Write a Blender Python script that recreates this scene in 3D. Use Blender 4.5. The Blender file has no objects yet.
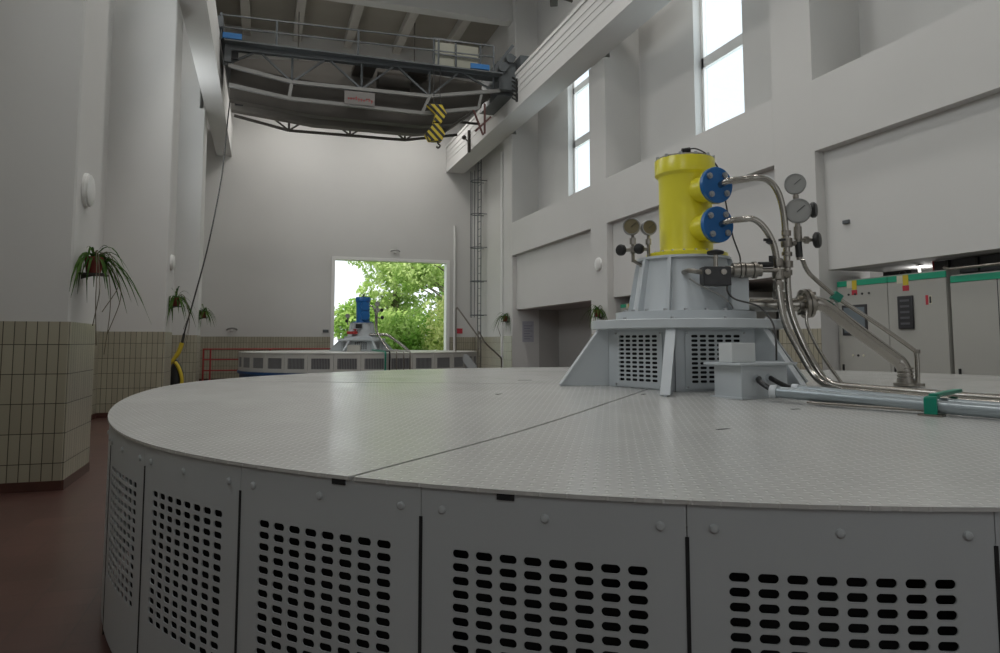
import bpy, bmesh, math, random
from mathutils import Vector, Matrix
import numpy as np
PI = math.pi
S = bpy.context.scene
COL = S.collection

# ------------------------------------------------------------------ camera
FPX = 721.0
YAW, PITCH = math.radians(18.208), math.radians(4.797)
cam_d = bpy.data.cameras.new('camera'); cam = bpy.data.objects.new('camera', cam_d); COL.objects.link(cam)
cam_d.sensor_width = 36; cam_d.lens = FPX / 1000 * 36; cam_d.shift_y = -0.045
cam_d.clip_start = 0.05; cam_d.clip_end = 500
cam.location = (0, 0, 1.5); cam.rotation_euler = (PI / 2 + PITCH, 0, -YAW)
S.camera = cam

# ------------------------------------------------------------------ world, sun, daylight, exposure
S.view_settings.view_transform = 'Standard'; S.view_settings.look = 'None'
S.view_settings.exposure = 0.06; S.view_settings.gamma = 1.0; S.view_settings.use_curve_mapping = False
w = bpy.data.worlds.new('sky'); S.world = w; w.use_nodes = True
wn = w.node_tree; bg = wn.nodes['Background']
bg.inputs['Color'].default_value = (0.90, 0.95, 1.0, 1); bg.inputs['Strength'].default_value = 1.35
sun_d = bpy.data.lights.new('sun', 'SUN'); sun = bpy.data.objects.new('sun', sun_d); COL.objects.link(sun)
sun_d.energy = 5.0; sun_d.angle = 0.03; sun_d.color = (1, 0.96, 0.85)
sun.rotation_euler = Vector((0.05, 0.85, -1.1)).to_track_quat('-Z', 'Y').to_euler()

def area(name, loc, direction, sx, sy, power, color=(1, 1, 1)):
    d = bpy.data.lights.new(name, 'AREA'); d.shape = 'RECTANGLE'; d.size = sx; d.size_y = sy
    d.energy = power; d.color = color
    o = bpy.data.objects.new(name, d); COL.objects.link(o); o.location = loc
    o.rotation_euler = Vector(direction).to_track_quat('-Z', 'Y').to_euler()
    return o
DAY = (0.93, 0.97, 1.0)
for yc in (5.65, 12.92, 20.08):                                    # daylight at the east windows
    area('window_area_light', (9.62, yc, 8.5), (-1, 0, 0), 1.75, 5.2, 30, DAY)
for yc in (-3.0, 4.9, 12.95, 20.7):                                # added fill light at the unseen west windows
    area('window_area_light', (-3.30, yc, 8.6), (1, 0, 0), 2.4, 5.2, 170, DAY)
area('rear_fill_light', (3.2, -7.9, 3.6), (0, 1, 0), 6.0, 6.0, 60, DAY)  # added fill from behind the camera; the rear wall is closed
FILL_LAMPS = [(0.4, 3.0), (5.8, 3.0), (0.4, 11.0), (5.8, 11.0), (0.4, 18.5), (5.8, 18.5), (1.0, 27.2), (5.4, 27.2)]  # unseen lamps added under the ceiling to brighten the hall
for x, y in FILL_LAMPS:
    area('fill_lamp', (x, y, 13.0 if y < 25 else 11.3), (0, 0, -1), 1.1, 1.1, {3.0: 110, 11.0: 150, 18.5: 85, 27.2: 115}[y], (1.0, 0.975, 0.94))

# ------------------------------------------------------------------ helpers
def tag(o, label=None, cat=None, group=None, kind=None):
    if label: o['label'] = label
    if cat: o['category'] = cat
    if group: o['group'] = group
    if kind: o['kind'] = kind
    return o
def empty(name, loc, label, cat, group=None):
    o = bpy.data.objects.new(name, None); COL.objects.link(o); o.location = loc; o.empty_display_size = 0.1
    return tag(o, label, cat, group)
def basis(d):
    d = Vector(d).normalized()
    u = d.orthogonal().normalized()
    if abs(d.z) < 0.95: u = Vector((0, 0, 1)).cross(d).normalized()
    return u, d.cross(u).normalized(), d
class MB:
    def __init__(s): s.v = []; s.f = []; s.m = []; s.mi = 0
    def add(s, vs, fs):
        n = len(s.v); s.v += [tuple(p) for p in vs]; s.f += [tuple(i + n for i in f) for f in fs]; s.m += [s.mi] * len(fs); return s
    def box(s, a, b):
        x0, x1 = sorted((a[0], b[0])); y0, y1 = sorted((a[1], b[1])); z0, z1 = sorted((a[2], b[2]))
        return s.add([(x0,y0,z0),(x1,y0,z0),(x1,y1,z0),(x0,y1,z0),(x0,y0,z1),(x1,y0,z1),(x1,y1,z1),(x0,y1,z1)],
                     [(0,3,2,1),(4,5,6,7),(0,1,5,4),(1,2,6,5),(2,3,7,6),(3,0,4,7)])
    def obox(s, c, ax, ay, az):                                    # centre and three half-axis vectors
        c, ax, ay, az = map(Vector, (c, ax, ay, az)); vs = []
        for k in (-1, 1):
            for i, j in ((-1,-1),(1,-1),(1,1),(-1,1)): vs.append(c + ax*i + ay*j + az*k)
        return s.add(vs, [(0,3,2,1),(4,5,6,7),(0,1,5,4),(1,2,6,5),(2,3,7,6),(3,0,4,7)])
    def bar(s, p, q, w=.05, h=None, up=(0, 0, 1)):
        p, q = Vector(p), Vector(q); d = q - p; up = Vector(up)
        u = d.cross(up)
        if u.length < 1e-6: u = d.orthogonal()
        u.normalize(); v = u.cross(d).normalized(); h = h or w
        return s.obox((p+q)/2, d/2, u*w/2, v*h/2)
    def cyl(s, p, q, r, r2=None, n=20, caps=True):
        p, q = Vector(p), Vector(q); r2 = r if r2 is None else r2; u, v, d = basis(q - p); vs = []
        for c, rr in ((p, r), (q, r2)):
            for i in range(n): a = 2*PI*i/n; vs.append(c + (u*math.cos(a) + v*math.sin(a))*rr)
        fs = [(i, (i+1) % n, n+(i+1) % n, n+i) for i in range(n)]
        if caps: fs += [tuple(range(n))[::-1], tuple(range(n, 2*n))]
        return s.add(vs, fs)
    def lathe(s, prof, c=(0,0,0), ax=(0,0,1), n=32):               # prof: (radius, height) from one end to the other
        c = Vector(c); u, v, d = basis(ax); vs = []; fs = []
        for r, h in prof:
            for i in range(n): a = 2*PI*i/n; vs.append(c + d*h + (u*math.cos(a) + v*math.sin(a))*max(r, 1e-4))
        for k in range(len(prof)-1):
            for i in range(n): fs.append((k*n+i, k*n+(i+1) % n, (k+1)*n+(i+1) % n, (k+1)*n+i))
        fs += [tuple(range(n))[::-1], tuple(range((len(prof)-1)*n, len(prof)*n))]
        return s.add(vs, fs)
    def tube(s, pts, r, n=10):
        pts = [Vector(p) for p in pts]; vs = []; fs = []; u = None
        for i, p in enumerate(pts):
            d = (pts[min(i+1, len(pts)-1)] - pts[max(i-1, 0)]).normalized()
            if u is None: u = basis(d)[0]
            u = (u - d*u.dot(d)).normalized(); v = d.cross(u)
            rr = r[i] if isinstance(r, (list, tuple)) else r
            for k in range(n): a = 2*PI*k/n; vs.append(p + (u*math.cos(a) + v*math.sin(a))*rr)
        for i in range(len(pts)-1):
            for k in range(n): fs.append((i*n+k, i*n+(k+1) % n, (i+1)*n+(k+1) % n, (i+1)*n+k))
        fs += [tuple(range(n))[::-1], tuple(range((len(pts)-1)*n, len(pts)*n))]
        return s.add(vs, fs)
    def prism(s, poly, ext):                                        # 3-D polygon pushed along ext
        e = Vector(ext); n = len(poly); vs = [Vector(p) for p in poly] + [Vector(p)+e for p in poly]
        return s.add(vs, [tuple(range(n))[::-1], tuple(range(n, 2*n))] + [(i, (i+1) % n, n+(i+1) % n, n+i) for i in range(n)])
    def sphere(s, c, r, n=12, sc=(1,1,1)):
        prof = [(r*math.sin(PI*k/8), -r*math.cos(PI*k/8)) for k in range(9)]; m = len(s.v); s.lathe(prof, (0,0,0), (0,0,1), n)
        for i in range(m, len(s.v)): p = s.v[i]; s.v[i] = (p[0]*sc[0]+c[0], p[1]*sc[1]+c[1], p[2]*sc[2]+c[2])
        return s
    def build(s, name, mats, parent=None, bevel=0, solid=0, sharp=35, label=None, smooth=True, fix=True):
        me = bpy.data.meshes.new(name); me.from_pydata(s.v, [], s.f); 
        for m in (mats if isinstance(mats, (list, tuple)) else [mats]): me.materials.append(m)
        if any(s.m): me.polygons.foreach_set('material_index', s.m)
        if fix:
            b = bmesh.new(); b.from_mesh(me); bmesh.ops.recalc_face_normals(b, faces=b.faces); b.to_mesh(me); b.free()
        if smooth:
            me.polygons.foreach_set('use_smooth', [True]*len(me.polygons)); me.set_sharp_from_angle(angle=math.radians(sharp))
        me.update()
        o = bpy.data.objects.new(name, me); COL.objects.link(o)
        if solid:
            md = o.modifiers.new('thick', 'SOLIDIFY'); md.thickness = solid; md.offset = 0
        if bevel:
            md = o.modifiers.new('bevel', 'BEVEL'); md.width = bevel; md.segments = 2; md.limit_method = 'ANGLE'
        if parent is not None:
            o.parent = parent                                       # meshes are built in world coordinates
            if parent.type == 'EMPTY': o.matrix_parent_inverse = Matrix.Translation(parent.location).inverted()
        if label: o['label'] = label
        return o
def smooth_path(pts, n=6):                                          # Catmull-Rom through the points
    P = [Vector(p) for p in pts]; P = [P[0]*2-P[1]] + P + [P[-1]*2-P[-2]]; out = []
    for i in range(1, len(P)-2):
        a, b, c, d = P[i-1:i+3]
        for k in range(n):
            t = k/n; out.append(0.5*((2*b)+(c-a)*t+(2*a-5*b+4*c-d)*t*t+(3*b-a-3*c+d)*t**3))
    return out + [P[-2]]

# ------------------------------------------------------------------ materials
def mat(name, col, rough=.5, metal=0., var=.0, scale=4., bump=0., spec=.5, bscale=60.):
    m = bpy.data.materials.new(name); m.use_nodes = True; nt = m.node_tree; b = nt.nodes['Principled BSDF']
    b.inputs['Base Color'].default_value = (*col, 1); b.inputs['Roughness'].default_value = rough
    b.inputs['Metallic'].default_value = metal; b.inputs['Specular IOR Level'].default_value = spec
    if var or bump:
        g = nt.nodes.new('ShaderNodeNewGeometry')
        if var:
            n = nt.nodes.new('ShaderNodeTexNoise'); n.inputs['Scale'].default_value = scale; n.inputs['Detail'].default_value = 4
            nt.links.new(g.outputs['Position'], n.inputs['Vector'])
            r = nt.nodes.new('ShaderNodeMapRange'); r.inputs['To Min'].default_value = 1-var; r.inputs['To Max'].default_value = 1+var
            nt.links.new(n.outputs['Fac'], r.inputs['Value'])
            x = nt.nodes.new('ShaderNodeVectorMath'); x.operation = 'SCALE'; x.inputs[0].default_value = col
            nt.links.new(r.outputs[0], x.inputs['Scale']); nt.links.new(x.outputs[0], b.inputs['Base Color'])
        if bump:
            n = nt.nodes.new('ShaderNodeTexNoise'); n.inputs['Scale'].default_value = bscale; n.inputs['Detail'].default_value = 3
            nt.links.new(g.outputs['Position'], n.inputs['Vector'])
            k = nt.nodes.new('ShaderNodeBump'); k.inputs['Strength'].default_value = bump; k.inputs['Distance'].default_value = .01
            nt.links.new(n.outputs['Fac'], k.inputs['Height']); nt.links.new(k.outputs[0], b.inputs['Normal'])
    return m
def math_node(nt, op, a, b=None, c=None):
    n = nt.nodes.new('ShaderNodeMath'); n.operation = op
    for i, x in enumerate((a, b, c)):
        if x is None: continue
        if isinstance(x, (int, float)): n.inputs[i].default_value = x
        else: nt.links.new(x, n.inputs[i])
    return n.outputs[0]
def tile_mat(name, c1, c2, grout, tw, th, z0, mode, rough=.35, g=.006):
    """tiles laid as an upright grid; mode 'wall' runs along x+y, 'floor' over x and y"""
    m = bpy.data.materials.new(name); m.use_nodes = True; nt = m.node_tree; b = nt.nodes['Principled BSDF']
    b.inputs['Roughness'].default_value = rough
    ge = nt.nodes.new('ShaderNodeNewGeometry'); sp = nt.nodes.new('ShaderNodeSeparateXYZ'); nt.links.new(ge.outputs['Position'], sp.inputs[0])
    M = lambda *a: math_node(nt, *a)
    if mode == 'wall': u = M('ADD', sp.outputs[0], sp.outputs[1]); v = M('SUBTRACT', sp.outputs[2], z0)
    else: u = sp.outputs[0]; v = sp.outputs[1]
    ud = M('DIVIDE', u, tw); vd = M('DIVIDE', v, th)
    fu = M('FRACT', ud); fv = M('FRACT', vd)
    lu = M('LESS_THAN', fu, g/tw); lv = M('LESS_THAN', fv, g/th); line = M('MAXIMUM', lu, lv)
    cv = nt.nodes.new('ShaderNodeCombineXYZ'); nt.links.new(M('FLOOR', ud), cv.inputs[0]); nt.links.new(M('FLOOR', vd), cv.inputs[1])
    wn_ = nt.nodes.new('ShaderNodeTexWhiteNoise'); nt.links.new(cv.outputs[0], wn_.inputs['Vector'])
    mx = nt.nodes.new('ShaderNodeMix'); mx.data_type = 'RGBA'; nt.links.new(wn_.outputs['Value'], mx.inputs['Factor'])
    mx.inputs['A'].default_value = (*c1, 1); mx.inputs['B'].default_value = (*c2, 1)
    m2 = nt.nodes.new('ShaderNodeMix'); m2.data_type = 'RGBA'; nt.links.new(line, m2.inputs['Factor'])
    nt.links.new(mx.outputs['Result'], m2.inputs['A']); m2.inputs['B'].default_value = (*grout, 1)
    nt.links.new(m2.outputs['Result'], b.inputs['Base Color'])
    k = nt.nodes.new('ShaderNodeBump'); k.inputs['Strength'].default_value = .5; k.inputs['Distance'].default_value = .004; k.invert = True
    nt.links.new(line, k.inputs['Height']); nt.links.new(k.outputs[0], b.inputs['Normal'])
    return m
def tread_mat(name, col):
    """painted steel tread plate: raised lentils, every other one turned by ninety degrees"""
    m = bpy.data.materials.new(name); m.use_nodes = True; nt = m.node_tree; b = nt.nodes['Principled BSDF']
    b.inputs['Base Color'].default_value = (*col, 1); b.inputs['Roughness'].default_value = .33
    ge = nt.nodes.new('ShaderNodeNewGeometry'); mp = nt.nodes.new('ShaderNodeMapping'); mp.vector_type = 'POINT'
    mp.inputs['Rotation'].default_value = (0, 0, math.radians(27)); mp.inputs['Scale'].default_value = (1/.038,)*3
    nt.links.new(ge.outputs['Position'], mp.inputs[0]); sp = nt.nodes.new('ShaderNodeSeparateXYZ'); nt.links.new(mp.outputs[0], sp.inputs[0])
    M = lambda *a: math_node(nt, *a)
    a, c = sp.outputs[0], sp.outputs[1]
    fa = M('SUBTRACT', M('FRACT', a), .5); fc = M('SUBTRACT', M('FRACT', c), .5)
    par = M('FLOORED_MODULO', M('ADD', M('FLOOR', a), M('FLOOR', c)), 2.0)
    ka = M('MULTIPLY_ADD', par, 4.6, 2.2); kc = M('MULTIPLY_ADD', par, -4.6, 6.8)
    d = M('ADD', M('POWER', M('ABSOLUTE', M('MULTIPLY', fa, ka)), 2.0), M('POWER', M('ABSOLUTE', M('MULTIPLY', fc, kc)), 2.0))
    h = M('MAXIMUM', M('SUBTRACT', 1.0, d), 0.0)
    k = nt.nodes.new('ShaderNodeBump'); k.inputs['Strength'].default_value = 1.0; k.inputs['Distance'].default_value = .0022
    nt.links.new(h, k.inputs['Height'])
    mc = nt.nodes.new('ShaderNodeMix'); mc.data_type = 'RGBA'; nt.links.new(h, mc.inputs['Factor'])   # raised marks coloured paler than the ground, as painted-in highlights
    mc.inputs['A'].default_value = (*[q*.98 for q in col], 1); mc.inputs['B'].default_value = (*[min(1, q*1.14) for q in col], 1); nt.links.new(mc.outputs['Result'], b.inputs['Base Color'])
    n = nt.nodes.new('ShaderNodeTexNoise'); n.inputs['Scale'].default_value = 2.2; n.inputs['Detail'].default_value = 3
    nt.links.new(ge.outputs['Position'], n.inputs['Vector'])
    r = nt.nodes.new('ShaderNodeMapRange'); r.inputs['To Min'].default_value = .14; r.inputs['To Max'].default_value = .28
    nt.links.new(n.outputs['Fac'], r.inputs['Value']); nt.links.new(r.outputs[0], b.inputs['Roughness'])
    nt.links.new(k.outputs[0], b.inputs['Normal'])
    return m
def stripe_mat():
    m = bpy.data.materials.new('hazard_stripes'); m.use_nodes = True; nt = m.node_tree; b = nt.nodes['Principled BSDF']
    ge = nt.nodes.new('ShaderNodeNewGeometry'); sp = nt.nodes.new('ShaderNodeSeparateXYZ'); nt.links.new(ge.outputs['Position'], sp.inputs[0])
    M = lambda *a: math_node(nt, *a)
    t = M('FRACT', M('MULTIPLY', M('ADD', M('ADD', sp.outputs[0], sp.outputs[1]), sp.outputs[2]), 4.2)); l = M('GREATER_THAN', t, .5)
    mx = nt.nodes.new('ShaderNodeMix'); mx.data_type = 'RGBA'; nt.links.new(l, mx.inputs['Factor'])
    mx.inputs['A'].default_value = (.50, .38, .02, 1); mx.inputs['B'].default_value = (.012, .012, .012, 1)
    nt.links.new(mx.outputs['Result'], b.inputs['Base Color']); return m
def glass_mat():
    m = bpy.data.materials.new('window_glass'); m.use_nodes = True; nt = m.node_tree; nt.nodes.remove(nt.nodes['Principled BSDF'])
    t = nt.nodes.new('ShaderNodeBsdfTransparent'); t.inputs[0].default_value = (.93, .97, .98, 1); g = nt.nodes.new('ShaderNodeBsdfGlossy'); g.inputs['Roughness'].default_value = .03
    mx = nt.nodes.new('ShaderNodeMixShader'); mx.inputs[0].default_value = .05
    nt.links.new(t.outputs[0], mx.inputs[1]); nt.links.new(g.outputs[0], mx.inputs[2]); nt.links.new(mx.outputs[0], nt.nodes['Material Output'].inputs[0]); return m
def leaf_mat(name, c1, c2, scale=.6, trans=.5):
    m = bpy.data.materials.new(name); m.use_nodes = True; nt = m.node_tree; nt.nodes.remove(nt.nodes['Principled BSDF'])
    ge = nt.nodes.new('ShaderNodeNewGeometry'); n = nt.nodes.new('ShaderNodeTexNoise'); n.inputs['Scale'].default_value = scale; n.inputs['Detail'].default_value = 5
    nt.links.new(ge.outputs['Position'], n.inputs['Vector'])
    r = nt.nodes.new('ShaderNodeMapRange'); r.inputs['From Min'].default_value = .35; r.inputs['From Max'].default_value = .65; nt.links.new(n.outputs['Fac'], r.inputs['Value'])
    mx = nt.nodes.new('ShaderNodeMix'); mx.data_type = 'RGBA'; nt.links.new(r.outputs[0], mx.inputs['Factor']); mx.inputs['A'].default_value = (*c1, 1); mx.inputs['B'].default_value = (*c2, 1)
    d = nt.nodes.new('ShaderNodeBsdfDiffuse'); t = nt.nodes.new('ShaderNodeBsdfTranslucent'); s = nt.nodes.new('ShaderNodeMixShader'); s.inputs[0].default_value = trans
    for q in (d, t): nt.links.new(mx.outputs['Result'], q.inputs['Color'])
    nt.links.new(d.outputs[0], s.inputs[1]); nt.links.new(t.outputs[0], s.inputs[2]); nt.links.new(s.outputs[0], nt.nodes['Material Output'].inputs[0]); return m
def emit_mat(name, col, st):
    m = bpy.data.materials.new(name); m.use_nodes = True; b = m.node_tree.nodes['Principled BSDF']
    b.inputs['Emission Color'].default_value = (*col, 1); b.inputs['Emission Strength'].default_value = st; b.inputs['Base Color'].default_value = (*col, 1); return m

WALL = mat('wall_plaster', (.60, .595, .575), .9, var=.04, scale=.7, bump=.05)
CEIL = mat('ceiling_concrete', (.30, .28, .24), .9, var=.12, scale=.9)
ROOFBEAM = mat('roof_rib_paint', (.48, .46, .42), .85, var=.06)
WHITE = mat('white_paint', (.78, .78, .76), .5)
TILE = tile_mat('beige_wall_tiles', (.335, .312, .235), (.385, .36, .275), (.045, .038, .025), .10, .30, 1.47, 'wall', g=.008)
FLOOR = tile_mat('red_brown_floor_tiles', (.085, .042, .036), (.115, .057, .048), (.07, .045, .04), .30, .30, 0, 'floor', .3)
SKIRT = mat('dark_red_skirting', (.075, .03, .022), .35, var=.2, scale=8)
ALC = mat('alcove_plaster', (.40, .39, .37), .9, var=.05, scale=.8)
PANEL = mat('grey_panel_paint', (.43, .455, .46), .38, var=.03, scale=3, bump=.02)
TREAD = tread_mat('tread_plate', (.50, .50, .48))
PLATE_DK = mat('dark_void', (.012, .012, .013), .8)
BOLT = mat('bolt_steel', (.40, .41, .42), .3, .8)
PED = mat('pedestal_paint', (.53, .565, .585), .35, var=.03, scale=3)
YEL = mat('yellow_enamel', (.72, .65, .04), .28, var=.03)
BLUE = mat('blue_enamel', (.008, .12, .36), .3)
BLUE2 = mat('blue_base_paint', (.012, .07, .22), .4, var=.2, scale=3)
STEEL = mat('stainless_steel', (.43, .41, .375), .24, 1.0, var=.08, scale=14)
STEELD = mat('dull_steel_fittings', (.31, .29, .26), .36, 1.0, var=.2, scale=25)
BLACK = mat('black_rubber', (.014, .014, .014), .4)
DARKV = mat('black_valve_body', (.03, .03, .032), .35, .3, var=.3, scale=25)
CONDUIT = mat('grey_conduit', (.30, .34, .36), .3, .4)
GREEN = mat('green_clamp_plastic', (.0, .20, .13), .35)
BRASS = mat('gauge_face_brass', (.17, .14, .075), .7)
GAUGE = mat('gauge_case_grey', (.30, .30, .29), .3, .6)
CAB = mat('cabinet_grey', (.40, .395, .36), .5, var=.02)
CABG = mat('cabinet_green_strip', (.01, .34, .19), .45)
CABD = mat('cabinet_dark', (.03, .03, .033), .4)
SCREEN = mat('display_glass', (.16, .19, .21), .15)
RED = mat('red_paint', (.35, .03, .03), .4)
REDP = mat('red_print', (.45, .03, .05), .6)
YELP = mat('yellow_print', (.6, .45, .03), .6)
PINKP = mat('pale_sticker', (.6, .58, .45), .6)
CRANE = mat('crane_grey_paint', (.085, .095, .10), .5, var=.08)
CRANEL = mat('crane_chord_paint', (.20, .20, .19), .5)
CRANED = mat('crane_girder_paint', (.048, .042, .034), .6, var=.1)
CRBLUE = mat('crane_blue_paint', (.015, .12, .32), .5)
STRIPE = stripe_mat(); GLASS = glass_mat()
POT = mat('terracotta_pot', (.22, .035, .025), .5)
LEAF = leaf_mat('houseplant_leaf', (.035, .085, .02), (.10, .17, .05), 9, .3)
RUN = mat('dry_runner', (.14, .12, .08), .8)
TREE1 = leaf_mat('tree_leaf_pale', (.28, .44, .10), (.62, .72, .36), .9)
TREE2 = leaf_mat('tree_leaf_mid', (.20, .38, .07), (.48, .62, .22), .8)
TREE3 = leaf_mat('tree_leaf_yellow', (.45, .55, .16), (.72, .74, .36), 1.2)
BARK = mat('bark', (.17, .16, .11), .9, var=.3)
GRASS = mat('grass_ground', (.13, .22, .05), .95, var=.3, scale=2)
H2BACK = mat('drum_grey', (.07, .07, .07), .7)
PAPER = mat('paper_notice', (.42, .42, .47), .8, var=.12, scale=14)
LAMPG = mat('opal_lamp_glass', (.72, .72, .70), .3)
CABLE = mat('dark_cable', (.03, .028, .026), .6)
H2GRILL = mat('grille_dark_grey', (.24, .245, .25), .5); PANEL2 = mat('far_panel_paint', (.50, .50, .47), .4)

# ------------------------------------------------------------------ the hall
XW, XP, XR, XRN = -3.1, -1.9, 8.2, 9.2                              # west wall, west piers, east wall face, east niche back
Y0, Y1, ZC = -8.0, 30.0, 14.2
def struct(name, mb, m, **k): o = mb.build(name, m, smooth=False, **k); o['kind'] = 'structure'; return o
struct('floor', MB().box((-3.4, Y0-.3, -.2), (10.3, Y1+.35, 0)), FLOOR)
struct('ceiling', MB().box((-3.4, Y0-.3, ZC), (10.3, Y1+.35, ZC+.2)), CEIL)
m = MB()                                                            # west wall with unseen high windows, opened to light the hall
ys = [Y0, -4.2, -1.8, 3.7, 6.1, 11.75, 14.15, 19.5, 21.9, Y1]
m.box((XW-.3, Y0, 0), (XW, Y1, 6.0)); m.box((XW-.3, Y0, 11.2), (XW, Y1, ZC))
for i in range(0, len(ys), 2): m.box((XW-.3, ys[i], 6.0), (XW, ys[i+1], 11.2))
struct('wall_left', m, WALL)
PW = [(0.75, 2.0), (8.5, 9.75), (16.24, 17.5), (24.0, 25.25)]       # west piers
PE = [(1.8, 2.75), (9.05, 10.0), (16.3, 17.25), (23.6, 24.6)]       # east piers
def pier(y0, y1, x0, x1, inner, name, c=.10):
    m = MB()
    sgn = 1 if inner == x1 else -1; h = min(.02, c)
    poly = [(x0 if sgn > 0 else x1, y0, 0), (inner-sgn*h, y0, 0), (inner, y0+h, 0), (inner, y1-c, 0), (inner-sgn*c, y1, 0), (x0 if sgn > 0 else x1, y1, 0)]
    m.prism(poly, (0, 0, 8.83)); top = ZC
    m.prism([(p[0] - (sgn*.15 if abs(p[0]-inner) < .2 else 0), p[1], 8.83) for p in poly], (0, 0, top-8.83))
    struct(name, m, WALL)
    if sgn < 0:
        struct('wall_tiles', MB().box((inner-.012, y0, .1), (inner, y1-c, 1.71)), TILE); struct('baseboard_pier', MB().box((inner-.02, y0, 0), (inner, y1-c, .1)), SKIRT); return
    e = .012; t = MB(); s = MB(); o = lambda p, d: (p[0] + (sgn*d if abs(p[0]-inner) < .15 else 0), p[1] + (-d if abs(p[1]-y0) < .03 else (d if abs(p[1]-y1) < .15 and abs(p[0]-inner) < .2 else d if abs(p[1]-y1) < .03 else 0)), 0)
    t.prism([Vector(o(p, e))+Vector((0, 0, .1)) for p in poly], (0, 0, 1.61)); struct('wall_tiles', t, TILE)
    s.prism([o(p, e*1.6) for p in poly], (0, 0, .1)); struct('baseboard_pier', s, SKIRT)
for i, (a, b) in enumerate(PW): pier(a, b, XW, XP, XP, 'wall_pier_left')
for i, (a, b) in enumerate(PE): pier(a, b, XR, XRN, XR, 'wall_pier_right', .10 if i == 3 else .002)
ya = Y0
for a, b in PW + [(Y1, Y1)]:                                        # tiled dado of the west bays
    struct('wall_tiles', MB().box((XW, ya+.015, .1), (XW+.012, a-.015, 1.71)), TILE); struct('baseboard_left', MB().box((XW, ya+.015, 0), (XW+.02, a-.015, .1)), SKIRT); ya = b
m = MB()                                                            # east wall: spandrel band, recessed panels, niches
bays = [(2.75, 9.05), (10.0, 16.3), (17.25, 23.6)]
wins = [(4.8, 6.55), (12.05, 13.8), (19.2, 20.95)]
for (a, b), (wa, wb) in zip(bays, wins):
    m.box((XR, a, 4.5), (XRN+.3, b, 5.65))                           # band
    m.box((XR+.17, a, 2.62), (XR+.5, b, 4.5))                        # recessed panel
    m.box((XRN, a, 5.65), (XRN+.3, wa, ZC)); m.box((XRN, wb, 5.65), (XRN+.3, b, ZC)); m.box((XRN, wa, 5.65), (XRN+.3, wb, 5.9)); m.box((XRN, wa, 11.1), (XRN+.3, wb, ZC))
m.box((XR, Y0, 0), (XRN+.3, 1.8, ZC)); m.box((XR+.55, 24.6, 0), (XRN+.3, Y1, ZC))
struct('wall_right', m, WALL)
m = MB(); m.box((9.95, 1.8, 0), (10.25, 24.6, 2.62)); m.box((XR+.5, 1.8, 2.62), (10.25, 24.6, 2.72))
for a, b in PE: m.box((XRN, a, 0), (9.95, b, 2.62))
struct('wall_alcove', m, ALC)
struct('wall_tiles', MB().box((XR+.538, 24.62, .1), (XR+.55, Y1-.02, 1.71)), TILE)
m = MB(); m.box((-3.4, Y1, 0), (2.70, Y1+.35, ZC)); m.box((7.5, Y1, 0), (10.3, Y1+.35, ZC)); m.box((2.70, Y1, 4.99), (7.5, Y1+.35, ZC))
struct('wall_back', m, WALL)
struct('wall_tiles', MB().box((XW+.02, Y1-.012, .1), (2.62, Y1, 1.71)), TILE); struct('wall_tiles', MB().box((7.58, Y1-.012, .1), (XR+.53, Y1, 1.71)), TILE)
struct('baseboard_back', MB().box((XW+.02, Y1-.02, 0), (2.62, Y1, .1)), SKIRT)
struct('wall_rear', MB().box((-3.4, Y0-.3, 0), (10.3, Y0, ZC)), WALL)
m = MB()                                                            # white reveal of the open gate
m.box((2.62, Y1-.05, 0), (2.76, Y1+.37, 5.0)); m.box((7.44, Y1-.05, 0), (7.58, Y1+.37, 5.0)); m.box((2.76, Y1-.05, 4.87), (7.44, Y1+.37, 5.0))
struct('door_1', m, WHITE)
n = 1
for (wa, wb) in wins:                                               # east windows: frame, transoms and panes
    f = MB(); x = XRN+.20
    f.box((x, wa, 5.9), (x+.10, wa+.10, 11.1)); f.box((x, wb-.08, 5.9), (x+.10, wb, 11.1))
    for zz, h in ((5.9, .12), (7.72, .24), (9.5, .2), (10.98, .12)): f.box((x, wa, zz), (x+.10, wb, zz+h))
    struct('window_%d' % n, f, WHITE)
    struct('window_pane', MB().box((x+.04, wa+.1, 6.0), (x+.05, wb-.12, 11.0)), GLASS); n += 1
for yc in (-3.0, 4.9, 12.95, 20.7):
    f = MB(); x = XW-.16
    f.box((x, yc-1.2, 6), (x+.1, yc-1.1, 11.2)); f.box((x, yc+1.1, 6), (x+.1, yc+1.2, 11.2)); f.box((x, yc-.05, 6), (x+.1, yc+.05, 11.2))
    for zz in (6, 8.4, 11.08): f.box((x, yc-1.2, zz), (x+.1, yc+1.2, zz+.12))
    struct('window_%d' % n, f, WHITE); n += 1
# crane runway beams with two shallow ledges on the hall side
for nm, xa, xb, sg in (('trim_runway_left', XP+.01, -1.33, 1), ('trim_runway_right', XR-.01, 7.4, -1)):
    m = MB(); m.box((xa, Y0+.02, 8.83), (xb, Y1-.02, 10.0))
    if sg < 0:
        for zz in (9.25, 9.45, 9.65): m.box((xb, Y0+.02, zz), (xb-.014, Y1-.02, zz+.045))
        m.box((xb, Y0+.02, 9.9), (xb-.03, Y1-.02, 10.0))
    struct(nm, m, WALL)
    struct('trim_rail', MB().box(((xa+xb)/2-.05, Y0+.1, 10.0), ((xa+xb)/2+.05, Y1-.1, 10.12)), CRANED)
for x in (-2.85, -.92, 1.05, 3.1, 5.15, 7.2): struct('trim_roof_rib', MB().box((x-.16, Y0, ZC-.35), (x+.16, Y1, ZC)), ROOFBEAM)
for y in (8.6, 16.4, 23.9): struct('trim_roof_beam', MB().box((-3.1, y, 13.1), (9.2, y+.45, ZC-.01)), WALL)

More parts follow.
